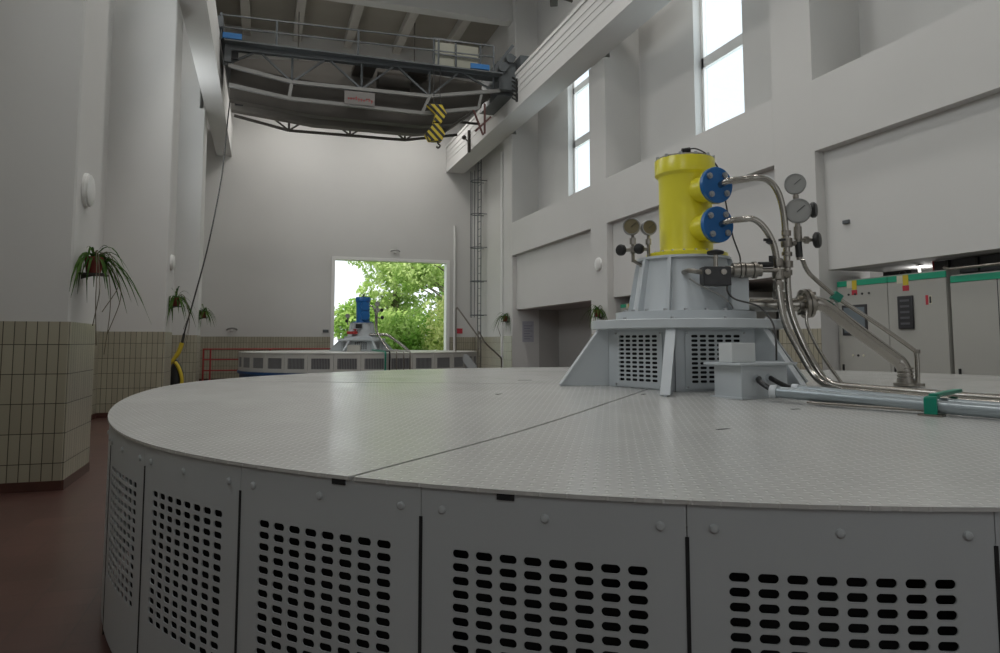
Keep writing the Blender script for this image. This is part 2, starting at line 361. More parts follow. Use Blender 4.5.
# ------------------------------------------------------------------ housings of the added ceiling fill lamps, out of view
for x, y in FILL_LAMPS:
    zl_ = 0 if y < 25 else 1.7; o = empty('fill_lamp', (x, y, 13.1-zl_), 'added square fill lamp hanging out of view under the hall ceiling', 'lamp', 'added fill lamps under the ceiling')
    MB().box((x-.6, y-.6, 13.02-zl_), (x+.6, y+.6, 13.14-zl_)).build('housing', CRANEL, o); MB().cyl((x, y, 13.14-zl_), (x, y, ZC-.001), .02).build('rod', STEELD, o)

# ------------------------------------------------------------------ the near generator cover
CX, CY, R1 = 3.13, 5.24, 4.02
sy_, cy_ = math.sin(YAW), math.cos(YAW)
def ss(t): t = max(0, min(1, t)); return t*t*(3-2*t)
def platez(x, y): return 1.07 + .085*ss((x*sy_ + y*cy_ - 3)/3.5)    # the cover lies a little higher towards the north-east
def dent(deg): return .035*math.exp(-(((deg % 360)-190)/20)**2)  # the ring is slightly flattened on its west side
def onrim(deg, r=R1): a = math.radians(deg); r -= dent(deg)*(r/R1)**2; return CX + r*math.cos(a), CY + r*math.sin(a)
gen = empty('generator_cover', (CX, CY, 0), 'large round grey generator cover with tread plate top and slotted panels, in the foreground', 'generator cover', 'generator covers')
m = MB()                                                            # drum inside, kept dark, and the ring beam that carries the plates
m.cyl((CX, CY, 0), (CX, CY, .95), R1-.16, n=96); m.build('inner_drum', PLATE_DK, gen)
m = MB(); N = 128
for r0, r1, zz in ((R1-.06, R1-.012, .045),):
    vs = []; fs = []
    for i in range(N):
        for r in (r0, r1):
            x, y = onrim(360*i/N, r); z = platez(x, y); vs += [(x, y, z-.02), (x, y, z-.075)]
    for i in range(N):
        j = (i+1) % N; A = [i*4+k for k in range(4)]; B = [j*4+k for k in range(4)]
        fs += [(A[0], B[0], B[2], A[2]), (A[1], A[3], B[3], B[1]), (A[2], B[2], B[3], A[3]), (A[0], A[1], B[1], B[0])]
    m.add(vs, fs)
m.build('rim_beam', PANEL, gen)
SEAMS = [155, 225.1, 290, 360, 425]
for k in range(5):                                                  # tread plates between the radial seams
    a0 = SEAMS[k]; a1 = SEAMS[k+1] if k < 4 else SEAMS[0]+360; m = MB(); na = 30; rs = [.35+(R1+.012-.35)*i/14 for i in range(15)]; vs = []; fs = []
    for i in range(na+1):
        for r in rs:
            r -= dent(a0+(a1-a0)*i/na)*(r/R1)**2
            gap = (.012 if k in (0, 4) else .0045)/r; t = math.radians(a0)+gap + (math.radians(a1-a0)-2*gap)*i/na; x, y = CX+r*math.cos(t), CY+r*math.sin(t); vs.append((x, y, platez(x, y)))
    q = len(rs)
    for i in range(na):
        for j in range(q-1): fs.append((i*q+j, i*q+j+1, (i+1)*q+j+1, (i+1)*q+j))
    top = len(vs); vs += [(x, y, z-.012) for x, y, z in vs]
    edge = [i*q+q-1 for i in range(na+1)]
    fs += [(edge[i], edge[i+1], edge[i+1]+top, edge[i]+top)[::-1] for i in range(na)]
    for base in (0, na*q): fs += [(base+j, base+j+1, base+j+1+top, base+j+top) for j in range(q-1)]
    m.add(vs, fs); m.build('tread_plate', TREAD, gen)
m = MB(); vs = [(CX, CY, 0)]                                        # dark sheet under the seams
vs = [(CX, CY, platez(CX, CY)-.014)] + [(*onrim(360*i/64, r), platez(*onrim(360*i/64, r))-.014) for r in (1, 2, 3, R1-.05) for i in range(64)]
fs = [(0, 1+i, 1+(i+1) % 64) for i in range(64)] + [(1+k*64+i, 1+(k+1)*64+i, 1+(k+1)*64+(i+1) % 64, 1+k*64+(i+1) % 64) for k in range(3) for i in range(64)]
m.add(vs, fs); m.build('under_sheet', mat('under_sheet_grey', (.10, .10, .095), .8), gen)
for (x, y, ang, l) in ((2.27, 6.18, 18, .13), (1.62, 4.95, 60, .06), (2.60, 4.62, 60, .05), (3.05, 3.6, 20, .06), (2.15, 3.05, 30, .08)):
    a = math.radians(ang-YAW*57.3); dx, dy = math.cos(a)*l/2, math.sin(a)*l/2; z = platez(x, y)
    MB().obox((x, y, z), (dx, dy, 0), (-math.sin(a)*.012, math.cos(a)*.012, 0), (0, 0, .0012)).build('lifting_slot', PLATE_DK, gen)

def stadium(cx, cz, w_, h_, n=16):
    pts = []; r = h_/2; L = w_/2 - r
    for i in range(n):
        a = 2*PI*(i+.5)/n; c, s = math.cos(a), math.sin(a); pts.append((cx + (L if c > 0 else -L) + r*c, cz + r*s))
    return pts
def slotted_sheet(us, zs, P, hole_w, hole_h, cols, rows):
    """flat sheet in (u, z) mapped by P; cells in cols x rows get a rounded slot"""
    m = MB(); n = 16
    for i in range(len(us)-1):
        for j in range(len(zs)-1):
            u0, u1, z0, z1 = us[i], us[i+1], zs[j], zs[j+1]
            if i in cols and j in rows:
                cu, cz = (u0+u1)/2, (z0+z1)/2; inn = stadium(cu, cz, hole_w, hole_h, n); out = []
                for k in range(n):
                    a = 2*PI*(k+.5)/n; c, s = math.cos(a), math.sin(a)
                    t = min((u1-u0)/2/abs(c), (z1-z0)/2/abs(s)) ; 
                    x, z = cu+t*c, cz+t*s; out.append((x, z))
                corners = {1: (u1, z1), 5: (u0, z1), 9: (u0, z0), 13: (u1, z0)}
                vs = [P(*p) for p in inn] + [P(*p) for p in out]; fs = []
                for k in range(n):
                    k2 = (k+1) % n
                    on_v = abs(abs(out[k][0]-cu) - (u1-u0)/2) < 1e-9; on_v2 = abs(abs(out[k2][0]-cu) - (u1-u0)/2) < 1e-9
                    if on_v != on_v2:
                        vs.append(P(cu + math.copysign((u1-u0)/2, out[k][0]-cu if abs(out[k][0]-cu) > 1e-9 else 1), cz + math.copysign((z1-z0)/2, out[k][1]-cz))); fs.append((k, n+k, len(vs)-1, n+k2, k2))
                    else: fs.append((k, n+k, n+k2, k2))
                m.add(vs, fs)
            else:
                m.add([P(u0, z0), P(u1, z0), P(u1, z1), P(u0, z1)], [(0, 1, 2, 3)])
    return m
NP = 32; DA = 360/NP
for k in range(NP):
    a0 = -131.3 + k*DA; ac = a0 + DA/2
    zt = min(platez(*onrim(a0)), platez(*onrim(a0+DA))) - .014
    half = math.radians(DA/2)*R1 - .0012; pitch = .0745; cols = 8; grid = [(-cols/2+i)*pitch for i in range(cols+1)]
    us = [-half, (-half+grid[0])/2] + grid + [(half+grid[-1])/2, half]
    rows = 14; ztop = .89; zs = [.06, .2] + [ztop-.039*(rows-i) for i in range(rows+1)] + [1.0, zt]
    def P(u, z, ac=ac, r=R1): a = math.radians(ac)+u/r; r -= dent(math.degrees(a)); return (CX+r*math.cos(a), CY+r*math.sin(a), z)
    m = slotted_sheet(us, zs, P, .054, .025, range(2, 10), range(2, 2+rows))
    p = m.build('side_panel', PANEL, gen, solid=.005, fix=False, smooth=False)
    for du in (-half+.07, 0, half-.07):
        q = Vector(P(du, .995)); nrm = Vector((q.x-CX, q.y-CY, 0)).normalized()
        MB().lathe([(.013, 0), (.013, .006), (.009, .010), (.003, .011)], q, nrm, 8).build('bolt', PANEL, p)
    x, y = onrim(a0, R1+.001); nrm = Vector((x-CX, y-CY, 0)).normalized(); t = Vector((-nrm.y, nrm.x, 0))
    MB().obox(Vector((x, y, .5)), t*.0055, nrm*.004, (0, 0, .47)).build('joint_gap', PLATE_DK, gen)
for a in (-135.75, -127.35):
    x, y = onrim(a, R1+.001); nrm = Vector((x-CX, y-CY, 0)).normalized(); t = Vector((-nrm.y, nrm.x, 0))
    MB().obox(Vector((x, y, 1.048)), t*.027, nrm*.006, (0, 0, .009)).build('lifting_notch', PLATE_DK, gen)

# ------------------------------------------------------------------ oil head: pedestal, cylinder, pipes (near and far machine)
RV = Vector((cy_, -sy_, 0)); FV = Vector((-sy_, -cy_, 0))            # to the side, and towards the gallery side
HX, HY = 3.332, 5.220
PHI = [-22 + 60*i for i in range(6)]                                  # bearings of the six gussets, 0 = towards the viewer's side
def oil_head(ox, oy, dz, paint, far):
    T = lambda a, b, z: Vector((ox, oy, dz+z)) + RV*a + FV*b
    def rad(phi, r, z): t = math.radians(phi); return T(r*math.sin(t), r*math.cos(t), z)
    zb = 1.115 if not far else 1.201-dz
    where = 'on the near generator' if not far else 'on the far generator'
    ped = empty('pedestal', T(0, 0, 1.1), 'light grey six-ribbed steel pedestal under the %s, %s' % ('yellow cylinder' if not far else 'blue cylinder', where), 'pedestal', 'oil head pedestals')
    # lower drum, hexagonal, with a vent sheet in each side
    hr = .66
    hexa = [rad(p, hr, 0) for p in PHI]
    m = MB(); m.prism([rad(p, hr-.05, zb) for p in PHI], (0, 0, 1.60-zb)); m.build('drum_core', PLATE_DK, ped)
    for i in range(6):
        A, B = hexa[i], hexa[(i+1) % 6]; C = (A+B)/2; d = (B-A).normalized(); L = (B-A).length; nr = d.cross(Vector((0, 0, 1))); 
        if nr.dot(C-T(0, 0, 0)) < 0: nr = -nr
        foot = min(zb, 1.09) if not far else zb 
        m = MB()
        z0, z1 = foot, 1.603
        hw = L/2-.015; gw = .40/2; g0, g1 = (1.19, 1.56) if not far else (1.32, 1.56)
        for (u0, u1, a_, b_) in ((-hw, -gw, z0, z1), (gw, hw, z0, z1), (-gw, gw, z0, g0), (-gw, gw, g1, z1)):
            m.obox(C + d*(u0+u1)/2 + Vector((0, 0, dz*0+(a_+b_)/2)) , d*((u1-u0)/2), nr*.006, Vector((0, 0, (b_-a_)/2)))
        w_ = m.build('drum_side', PED, ped)
        nx, nz = 6, 11; pz = (g1-g0)/nz; px = gw*2/nx
        us = [-gw-.04] + [-gw+px*j for j in range(nx+1)] + [gw+.04]; zs = [g0-.04] + [g0+pz*j for j in range(nz+1)] + [g1+.02]
        m = slotted_sheet(us, zs, lambda u, z: C + d*u + nr*.014 + Vector((0, 0, z)), px*.78, pz*.60, range(1, nx+1), range(1, nz+1))
        v = m.build('vent_sheet', PED, ped, solid=.004, fix=False, smooth=False)
        if not far:
            for u, z in ((-gw-.025, g0-.025), (gw+.025, g0-.025), (-gw-.025, g1+.008), (gw+.025, g1+.008)):
                q = C + d*u + nr*.016 + Vector((0, 0, z)); MB().cyl(q, q+nr*.008, .008, n=8).build('bolt', BOLT, v)
    for p in PHI:                                                    # sloping gussets with an edge plate
        t = math.radians(p); tan = T(math.cos(t), -math.sin(t), 0) - T(0, 0, 0); tan.z = 0; tan.normalize()
        ri, rt, rb = hr-.02, .735, 1.06
        def zf(r): q = rad(p, r, 0); return (platez(q.x, q.y) if not far else 1.2005-dz)
        poly = [rad(p, ri, 1.60), rad(p, rt, 1.60), rad(p, rb, zf(rb)+.002+.02), rad(p, rb, zf(rb)+.002), rad(p, ri, zf(ri)+.002)]
        m = MB(); m.prism([q - tan*.009 for q in poly], tan*.018)
        a_, b_ = rad(p, rt, 1.60), rad(p, rb, zf(rb)+.012); dd = (b_-a_); nn = dd.cross(tan).normalized()
        m.obox((a_+b_)/2, dd/2, tan*.035, nn*.006); m.build('gusset', PED, ped)
    m = MB(); m.lathe([(.60, 1.603), (.765, 1.603), (.77, 1.608), (.77, 1.668), (.765, 1.673), (.60, 1.673)], T(0, 0, 0), (0, 0, 1), 56); disc = m.build('lower_flange', PED, ped)
    m = MB(); m.lathe([(.40, 1.673), (.565, 1.673), (.565, 1.742), (.40, 1.742)], T(0, 0, 0), (0, 0, 1), 48); fl = m.build('upper_flange', PED, ped)
    if not far:
        for i in range(20):
            q = rad(18*i+5, .50, 1.742); MB().lathe([(.016, 0), (.016, .018), (.008, .020)], q, (0, 0, 1), 6).build('bolt', BOLT, fl)
        for i in range(12):
            q = rad(30*i+9, .74, 1.673); MB().lathe([(.014, 0), (.014, .014), (.008, .016)], q, (0, 0, 1), 6).build('bolt', BOLT, disc)
    m = MB(); m.lathe([(.43, 1.742), (.42, 1.76), (.355, 2.16), (.355, 2.17)], T(0, 0, 0), (0, 0, 1), 44); m.build('upper_cone', PED, ped, sharp=20)
    m = MB(); m.lathe([(.30, 2.17), (.385, 2.17), (.385, 2.19), (.30, 2.19)], T(0, 0, 0), (0, 0, 1), 40); m.build('top_ring', PED, ped)
    for t in (-30, -66, -112, -158, 156, 110, 66):
        tt = math.radians(t); tan = T(math.cos(tt), -math.sin(tt), 0)-T(0, 0, 0); tan.z = 0; tan.normalize()
        MB().prism([rad(t, .30, 1.742)-tan*.014, rad(t, .475, 1.742)-tan*.014, rad(t, .392, 2.17)-tan*.014, rad(t, .30, 2.17)-tan*.014], tan*.028).build('rib', PED, ped)
    # cylinder
    cname = 'yellow' if not far else 'blue'; T0 = T; T = lambda a, b, z: T0(a+.028, b, z)
    cyl = empty('oil_cylinder', T(0, 0, 2.19), 'tall %s cylinder with bolted flanges standing on the grey pedestal, %s' % (cname, where), 'cylinder', 'oil head cylinders')
    z = 2.19
    m = MB(); m.lathe([(.20, z), (.33, z), (.335, z+.005), (.335, z+.035), (.33, z+.04), (.235, z+.04), (.222, z+.055), (.218, z+.07), (.218, z+.66), (.222, z+.685), (.248, z+.71), (.248, z+.83), (.244, z+.837), (.20, z+.838)], T(0, 0, 0), (0, 0, 1), 48)
    m.build('body', paint, cyl)
    MB().lathe([(.20, z+.838), (.225, z+.838), (.225, z+.854), (.08, z+.856)], T(0, 0, 0), (0, 0, 1), 40).build('lid', STEELD if not far else paint, cyl)
    if not far:
        for i in range(20): q = rad(18*i, .295, z+.04); MB().lathe([(.011, 0), (.011, .012), (.005, .014)], q, (0, 0, 1), 6).build('bolt', BOLT, cyl)
        for i in range(12): q = rad(30*i+8, .235, z+.838); MB().lathe([(.015, 0), (.015, .022), (.007, .025)], q, (0, 0, 1), 6).build('bolt', BOLT, cyl)
    m = MB(); m.cyl(T(0, 0, z+.854), T(0, 0, z+.88), .045, n=16); m.cyl(T(0, 0, z+.88), T(0, 0, z+.93), .018, n=10); m.cyl(T(-.02, .0, z+.925), T(.05, 0, z+.935), .022, n=10); m.build('sensor_plug', BLACK, cyl)
    ph = 21
    for zz, dp in ((2.735, 0), (2.42, 0)):
        m = MB(); m.cyl(rad(ph, .15, zz), rad(ph, .375, zz), .105, n=28); nz_ = m.build('nozzle', paint, cyl)
        ax = rad(ph, 1, zz)-rad(ph, 0, zz)
        fb = MB().lathe([(.05, .375), (.142, .375), (.146, .379), (.146, .392), (.05, .392)], T(0, 0, zz), ax, 36).build('flange', paint, nz_)
        fb = MB().lathe([(.05, .394), (.144, .394), (.144, .426), (.140, .43), (.04, .43)], T(0, 0, zz), ax, 36).build('blind_flange', BLUE, nz_, label='blue bolted flange')
        u = Vector((0, 0, 1)).cross(ax).normalized(); v = Vector((0, 0, 1))
        if not far:
            for i in range(4):
                a = math.radians(45+90*i+6); q = T(0, 0, zz) + ax*.43 + u*math.cos(a)*.103 + v*math.sin(a)*.103
                MB().lathe([(.025, 0), (.025, .016), (.014, .018), (.014, .028)], q, ax, 8).build('flange_bolt', BOLT, fb)
    return T0, rad
T1, rad1 = oil_head(HX, HY, 0, YEL, False)

def pipe(name, pts, r, label, cat, m_=STEEL, T=None, group=None, extra=None, n=7, kind_mb=None):
    T = T or T1; P = smooth_path([T(*p) for p in pts], n); mb = MB().tube(P, r, 12)
    if extra:
        o = empty(name, P[0], label, cat, group); mb.build('tube', m_, o, fix=True)
        for nm, em, mm in extra: em.build(nm, mm, o)
        return o
    return tag(mb.build(name, m_), label, cat, group)
def collar(T, p, q, r): return MB().cyl(T(*p), T(*q), r, n=14)

# pipes of the near machine; coordinates are (side, towards viewer side, height) from the axis of the oil head
TAIL_A = [(2.55, 2.46, 1.112), (3.02, 2.97, 1.10), (3.15, 3.1, 1.0), (3.17, 3.12, .05)]
cA = MB()
for z0, z1, r in ((2.33, 2.37, .036), (2.24, 2.31, .043), (2.17, 2.20, .04), (2.08, 2.13, .043), (2.02, 2.06, .036)): cA.cyl(T1(.708, .4, z0), T1(.71, .4, z1), r, n=12)
pipe('steel_pipe', [(.20, .385, 2.735), (.25, .45, 2.755), (.38, .42, 2.775), (.47, .43, 2.785), (.56, .42, 2.775), (.63, .40, 2.72), (.67, .40, 2.63), (.695, .40, 2.49), (.706, .4, 2.3), (.708, .4, 2.12),
     (.70, .42, 1.90), (.709, .46, 1.707), (.755, .55, 1.477), (.822, .62, 1.29), (.87, .68, 1.21), (.95, .76, 1.185), (1.25, 1.03, 1.165), (1.62, 1.45, 1.145)] + TAIL_A, .026,
     'polished steel pipe from the upper blue flange, bent down beside the grey gauges', 'pipe', extra=[('fitting', cA, STEELD)])
cB = MB()
for z0, z1, r in ((2.08, 2.14, .04), (1.98, 2.06, .047), (1.90, 1.96, .04), (1.83, 1.88, .045)): cB.cyl(T1(.612, .462, z0), T1(.614, .455, z1), r, n=12)
cB.cyl(T1(.63, .46, 2.02), T1(.70, .42, 2.02), .03, n=10)
pipe('steel_pipe', [(.20, .385, 2.42), (.25, .45, 2.44), (.36, .43, 2.455), (.43, .45, 2.455), (.50, .45, 2.41), (.56, .45, 2.32), (.598, .45, 2.21), (.613, .45, 2.03), (.605, .5, 1.83), (.625, .55, 1.628),
     (.694, .62, 1.426), (.743, .70, 1.28), (.77, .82, 1.205), (.79, 1.0, 1.175), (.86, 1.13, 1.165), (1.41, 1.76, 1.138), (2.3, 2.68, 1.11), (2.75, 3.2, 1.10), (2.85, 3.32, 1.0), (2.87, 3.34, .05)], .025,
     'polished steel pipe from the lower blue flange, running down before the thick pipe', 'pipe', extra=[('fitting', cB, STEELD)])
pipe('thin_steel_pipe', [(.84, .42, 1.74), (.83, .45, 1.62), (.90, .5, 1.42), (.99, .56, 1.24), (1.03, .6, 1.165)], .012, 'short thin steel pipe slanting down behind the two bent pipes', 'pipe')
cc = MB(); cc.cyl(T1(.86, .3, 1.80), T1(.885, .3, 1.803), .115, n=24); cc.cyl(T1(.895, .3, 1.804), T1(.92, .3, 1.807), .115, n=24); cc.cyl(T1(.82, .3, 1.795), T1(.86, .3, 1.80), .065, n=18); cc.cyl(T1(.92, .3, 1.807), T1(.96, .3, 1.81), .06, n=18)
for i in range(8):
    a = 2*PI*i/8+.2; cc.cyl(T1(.838, .3+.09*math.cos(a), 1.80+.09*math.sin(a)), T1(.942, .3+.09*math.cos(a), 1.806+.09*math.sin(a)), .013, n=8)
bf = MB(); bf.lathe([(.07, 0), (.09, 0), (.09, .022), (.066, .024), (.062, .06)], T1(1.704, .2, 1.153), (0, 0, 1), 24)
for z in (1.225, 1.255, 1.285): bf.cyl(T1(1.702, .2, z), T1(1.702, .2, z+.012), .06, n=20)
pipe('thick_steel_pipe', [(.31, .3, 1.80), (.55, .3, 1.795), (.80, .3, 1.795), (.93, .3, 1.81), (1.00, .3, 1.80), (1.07, .29, 1.765), (1.253, .25, 1.635), (1.60, .2, 1.39), (1.67, .2, 1.33), (1.70, .2, 1.26), (1.704, .2, 1.165)], .054,
     'thick steel pipe with a bolted coupling, slanting down to the near tread plate', 'pipe', extra=[('coupling', cc, STEELD), ('base_flange', bf, STEELD)])
bf = MB(); bf.cyl(T1(1.771, .25, 1.153), T1(1.771, .25, 1.175), .05, n=16); bf.cyl(T1(1.773, .25, 1.41), T1(1.774, .25, 1.44), .026, n=12)
o = pipe('thin_steel_pipe', [(.83, .40, 2.14), (.87, .37, 2.07), (.942, .33, 2.006), (1.142, .3, 1.847), (1.465, .3, 1.626), (1.74, .25, 1.445), (1.772, .25, 1.40), (1.771, .25, 1.165)], .0175,
     'slim steel pipe above the thick slanting pipe, held by a green clamp', 'pipe', extra=[('base_flange', bf, STEELD)])
k = empty('pipe_clamp', T1(1.142, .3, 1.847), 'small green pipe clamp on a short bracket between two slanting pipes', 'pipe clamp')
dpx = (T1(1.465, .3, 1.626)-T1(1.142, .3, 1.847)).normalized(); upx = Vector((0, 0, 1)) - dpx*dpx.z; upx.normalize(); sdx = dpx.cross(upx)
MB().obox(T1(1.13, .3, 1.855), dpx*.035, upx*.033, sdx*.03).build('clamp_block', GREEN, k, bevel=.004); MB().bar(T1(1.10, .3, 1.83), T1(1.05, .3, 1.765), .022).build('bracket', STEELD, k); MB().bar(T1(1.01, .3, 1.77), T1(1.12, .29, 1.755), .02).build('bracket_foot', STEELD, k)

# gauge clusters
def gauge(par, T, c, r, facing, face):
    ax = T(*facing)-T(0, 0, 0); ax.z = facing[2]; C = T(*c)
    g = MB().lathe([(r*.9, -.028), (r, -.022), (r, .018), (r*.96, .026), (r*.86, .026), (r*.86, .019), (.002, .019)], C, ax, 28).build('gauge', GAUGE, par)
    MB().lathe([(.002, .0195), (r*.85, .0195), (r*.85, .021), (.002, .021)], C, ax, 28).build('dial', face, g)
    u = Vector((0, 0, 1)); ax = ax.normalized(); s_ = u.cross(ax).normalized()
    MB().bar(C+ax*.0225-s_*r*.1-u*r*.1, C+ax*.0225+s_*r*.5+u*r*.4, .006, .003).build('needle', BLACK, g)
    return g
def knob(par, T, c, r, axis, stem=None):
    C = T(*c); ax = (T(*axis)-T(0, 0, 0)); 
    if abs(axis[2]) < .5: ax.z = axis[2]
    k = MB().lathe([(r*.3, -.03), (r*.8, -.026), (r, -.014), (r, .010), (r*.8, .022), (r*.3, .026)], C, ax, 14).build('hand_knob', BLACK, par)
    if stem: MB().cyl(T(*stem), C, .014, n=10).build('valve_stem', STEELD, par)
    return k
DIAL = mat('dial_grey', (.30, .30, .285), .6)
g = empty('gauge_cluster', T1(.80, .4, 2.12), 'two grey round pressure gauges one above the other, beside the bent pipe', 'pressure gauge')
gauge(g, T1, (.792, .4, 2.741), .082, (-.35, .94, 0), DIAL); gauge(g, T1, (.80, .42, 2.522), .098, (-.35, .94, 0), DIAL)
m = MB(); m.cyl(T1(.795, .4, 2.61), T1(.793, .4, 2.67), .016, n=10); m.cyl(T1(.795, .4, 2.625), T1(.794, .4, 2.65), .025, n=6); m.cyl(T1(.80, .4, 2.24), T1(.80, .4, 2.44), .02, n=12); m.cyl(T1(.80, .4, 2.30), T1(.80, .4, 2.40), .03, n=12)
m.cyl(T1(.752, .4, 2.27), T1(.80, .4, 2.27), .02, n=10); m.cyl(T1(.806, .4, 2.14), T1(.80, .4, 2.2), .022, n=10); m.build('stem', STEELD, g)
MB().cyl(T1(.80, .4, 2.28), T1(.806, .4, 2.16), .027, n=12).build('sleeve', BLACK, g)
knob(g, T1, (.93, .4, 2.534), .062, (.8, .6, 0), (.86, .42, 2.53)); knob(g, T1, (.952, .4, 2.296), .064, (.8, .6, 0), (.80, .4, 2.296))
MB().cyl(T1(.85, .4, 2.296), T1(.88, .4, 2.296), .03, n=8).build('nut', STEELD, g)
g = empty('gauge_cluster', T1(-.43, .05, 2.2), 'two brass-faced round gauges side by side, left of the yellow cylinder', 'pressure gauge')
gauge(g, T1, (-.442, .07, 2.455), .072, (-.15, .97, 0), BRASS); gauge(g, T1, (-.309, .12, 2.438), .064, (.12, .97, 0), BRASS)
m = MB(); m.cyl(T1(-.43, .05, 2.16), T1(-.43, .05, 2.39), .014, n=10); m.cyl(T1(-.43, .05, 2.31), T1(-.43, .05, 2.36), .026, n=6); m.cyl(T1(-.31, .10, 2.20), T1(-.31, .10, 2.38), .013, n=10); m.cyl(T1(-.31, .1, 2.30), T1(-.31, .1, 2.345), .024, n=6)
m.cyl(T1(-.50, .05, 2.262), T1(-.36, .06, 2.262), .016, n=10); m.cyl(T1(-.45, .05, 2.262), T1(-.41, .05, 2.262), .03, n=8); m.cyl(T1(-.37, .1, 2.262), T1(-.31, .1, 2.262), .015, n=10)
m.cyl(T1(-.43, .05, 2.175), T1(-.35, .03, 2.13), .014, n=10); m.build('stem', STEELD, g)
knob(g, T1, (-.53, .05, 2.262), .048, (-.75, .65, 0)); knob(g, T1, (-.395, .13, 2.262), .044, (-.6, .8, 0), (-.37, .1, 2.262))

# valve block with hand wheel in front of the cone
v = empty('valve_block', T1(.10, .4, 1.95), 'black valve block with a small hand wheel, on the cone under the yellow cylinder', 'valve')
MB().obox(T1(.115, .50, 2.0), RV*.105, FV*.06, (0, 0, .072)).build('body', DARKV, v, bevel=.005)
m = MB(); m.obox(T1(.10, .40, 1.98), RV*.07, FV*.05, (0, 0, .06)); m.obox(T1(.32, .40, 1.88), RV*.07, FV*.045, (0, 0, .135)); m.build('mounting_bracket', PED, v, bevel=.004)
m = MB()
for a0, a1, r in ((.20, .25, .035), (.25, .30, .056), (.305, .33, .063), (.34, .40, .058), (.405, .43, .066), (.435, .47, .05), (.47, .60, .018)): m.cyl(T1(a0, .49, 2.05), T1(a1, .49, 2.05), r, n=20)
m.build('coupling', STEELD, v)
MB().tube(smooth_path([T1(-.09, .30, 2.05), T1(-.09, .40, 2.045), T1(-.08, .50, 2.045), T1(.0, .50, 2.035), T1(.02, .50, 2.035)], 5), .019, 10).build('inlet_rod', STEELD, v)
for a in (.04, .16): MB().cyl(T1(a, .56, 2.03), T1(a, .575, 2.03), .022, n=12).build('bolt', STEELD, v)
MB().cyl(T1(.12, .5, 2.07), T1(.12, .5, 2.18), .018, n=12).build('valve_stem', STEEL, v)
m = MB(); m.lathe([(.02, -.018), (.058, -.014), (.064, -.004), (.064, .008), (.05, .014), (.02, .022)], T1(.12, .5, 2.185), (0, 0, 1), 18); m.build('hand_wheel', BLACK, v)
m = MB(); m.bar(T1(.53, .48, 2.28), T1(.56, .47, 2.265), .03); m.bar(T1(.50, .49, 2.285), T1(.545, .48, 2.285), .02); m.bar(T1(.61, .5, 2.28), T1(.66, .5, 2.285), .018); m.build('lever', BLACK, v)
m = MB(); m.cyl(T1(.45, .50, 2.09), T1(.56, .49, 2.095), .022, n=12); m.bar(T1(.55, .49, 2.10), T1(.55, .49, 2.16), .03); m.build('plug', BLACK, v)

def cable(pts, r, label, T=None, mm=CABLE, name='cable', group=None): T = T or T1; return tag(MB().tube(smooth_path([T(*p) for p in pts], 8), r, 7).build(name, mm), label, 'cable', group)
cable([(.05, 0, 3.127), (.12, .03, 3.125), (.20, .06, 3.07), (.26, .08, 2.99), (.30, .10, 2.90), (.31, .14, 2.76), (.31, .2, 2.60), (.32, .30, 2.35), (.33, .42, 2.18), (.325, .46, 2.12)], .0065, 'thin black cable from the plug on top of the yellow cylinder')
cable([(.20, .53, 1.95), (.18, .58, 1.88), (.23, .60, 1.82), (.36, .72, 1.76), (.405, .86, 1.64), (.40, .93, 1.50), (.395, .94, 1.372)], .007, 'black cable curling from the valve block down to the junction box')
cable([(-.10, .56, 1.98), (-.02, .59, 1.92), (.10, .60, 1.86), (.19, .58, 1.80), (.26, .45, 1.76)], .006, 'thin pale grey tube slanting across the cone under the valve block', mm=GAUGE)

# junction box and what leaves it
e1 = RV*.866 - FV*.5; e2 = RV*.5 + FV*.866; bc = T1(.216, .931, 0)
jb = empty('junction_box', bc+Vector((0, 0, 1.12)), 'grey steel junction box with a wide lid, in front of the near pedestal', 'junction box')
MB().obox(bc+Vector((0, 0, 1.235)), e1*.23, e2*.12, (0, 0, .11)).build('body', PED, jb, bevel=.004)
MB().obox(bc+Vector((0, 0, 1.125)), e1*.25, e2*.14, (0, 0, .006)).build('base_plate', PED, jb)
MB().obox(bc+Vector((0, 0, 1.352)), e1*.285, e2*.165, (0, 0, .008)).build('lid', PED, jb, bevel=.002)
tb = MB().obox(bc-e1*.13+Vector((0, 0, 1.428)), e1*.115, e2*.06, (0, 0, .066)).build('terminal_box', mat('light_grey_plastic', (.60, .62, .62), .4), jb, bevel=.004, label='small pale grey box on the lid')
m = MB()
for du in (.02, .13): q = bc+e2*.12+e1*(du-.10)+Vector((0, 0, 1.255)); m.cyl(q, q+e2*.02, .026, n=12)
m.build('cable_gland', PED, jb)
m = MB(); m.sphere(bc+e1*.26+Vector((0, 0, 1.28)), .03); m.sphere(bc+e1*.27+e2*.02+Vector((0, 0, 1.22)), .034); m.cyl(bc+e1*.22+Vector((0, 0, 1.30)), bc+e1*.28+Vector((0, 0, 1.31)), .02); m.sphere(bc+e1*.275+e2*.01+Vector((0, 0, 1.165)), .03); m.build('end_gland', BLACK, jb)
def conduit(hose, pts, r, label):
    P = [T1(*p) for p in pts]; o = empty('conduit_pipe', P[0], label, 'pipe', 'conduits on the plate')
    MB().tube(smooth_path(P, 8), r, 16).build('tube', CONDUIT, o)
    d = (P[1]-P[0]).normalized(); MB().cyl(P[0]-d*.012, P[0]+d*.03, r*1.18, n=16).build('end_collar', PED, o)
    MB().tube(smooth_path([T1(*p) for p in hose], 6), .017, 10).build('flexible_hose', BLACK, o)
q1 = bc+e2*.14+e1*(-.08); q2 = bc+e2*.14+e1*(.03)
def loc(q): d = q-T1(0, 0, 0); return (d.dot(RV), d.dot(FV))
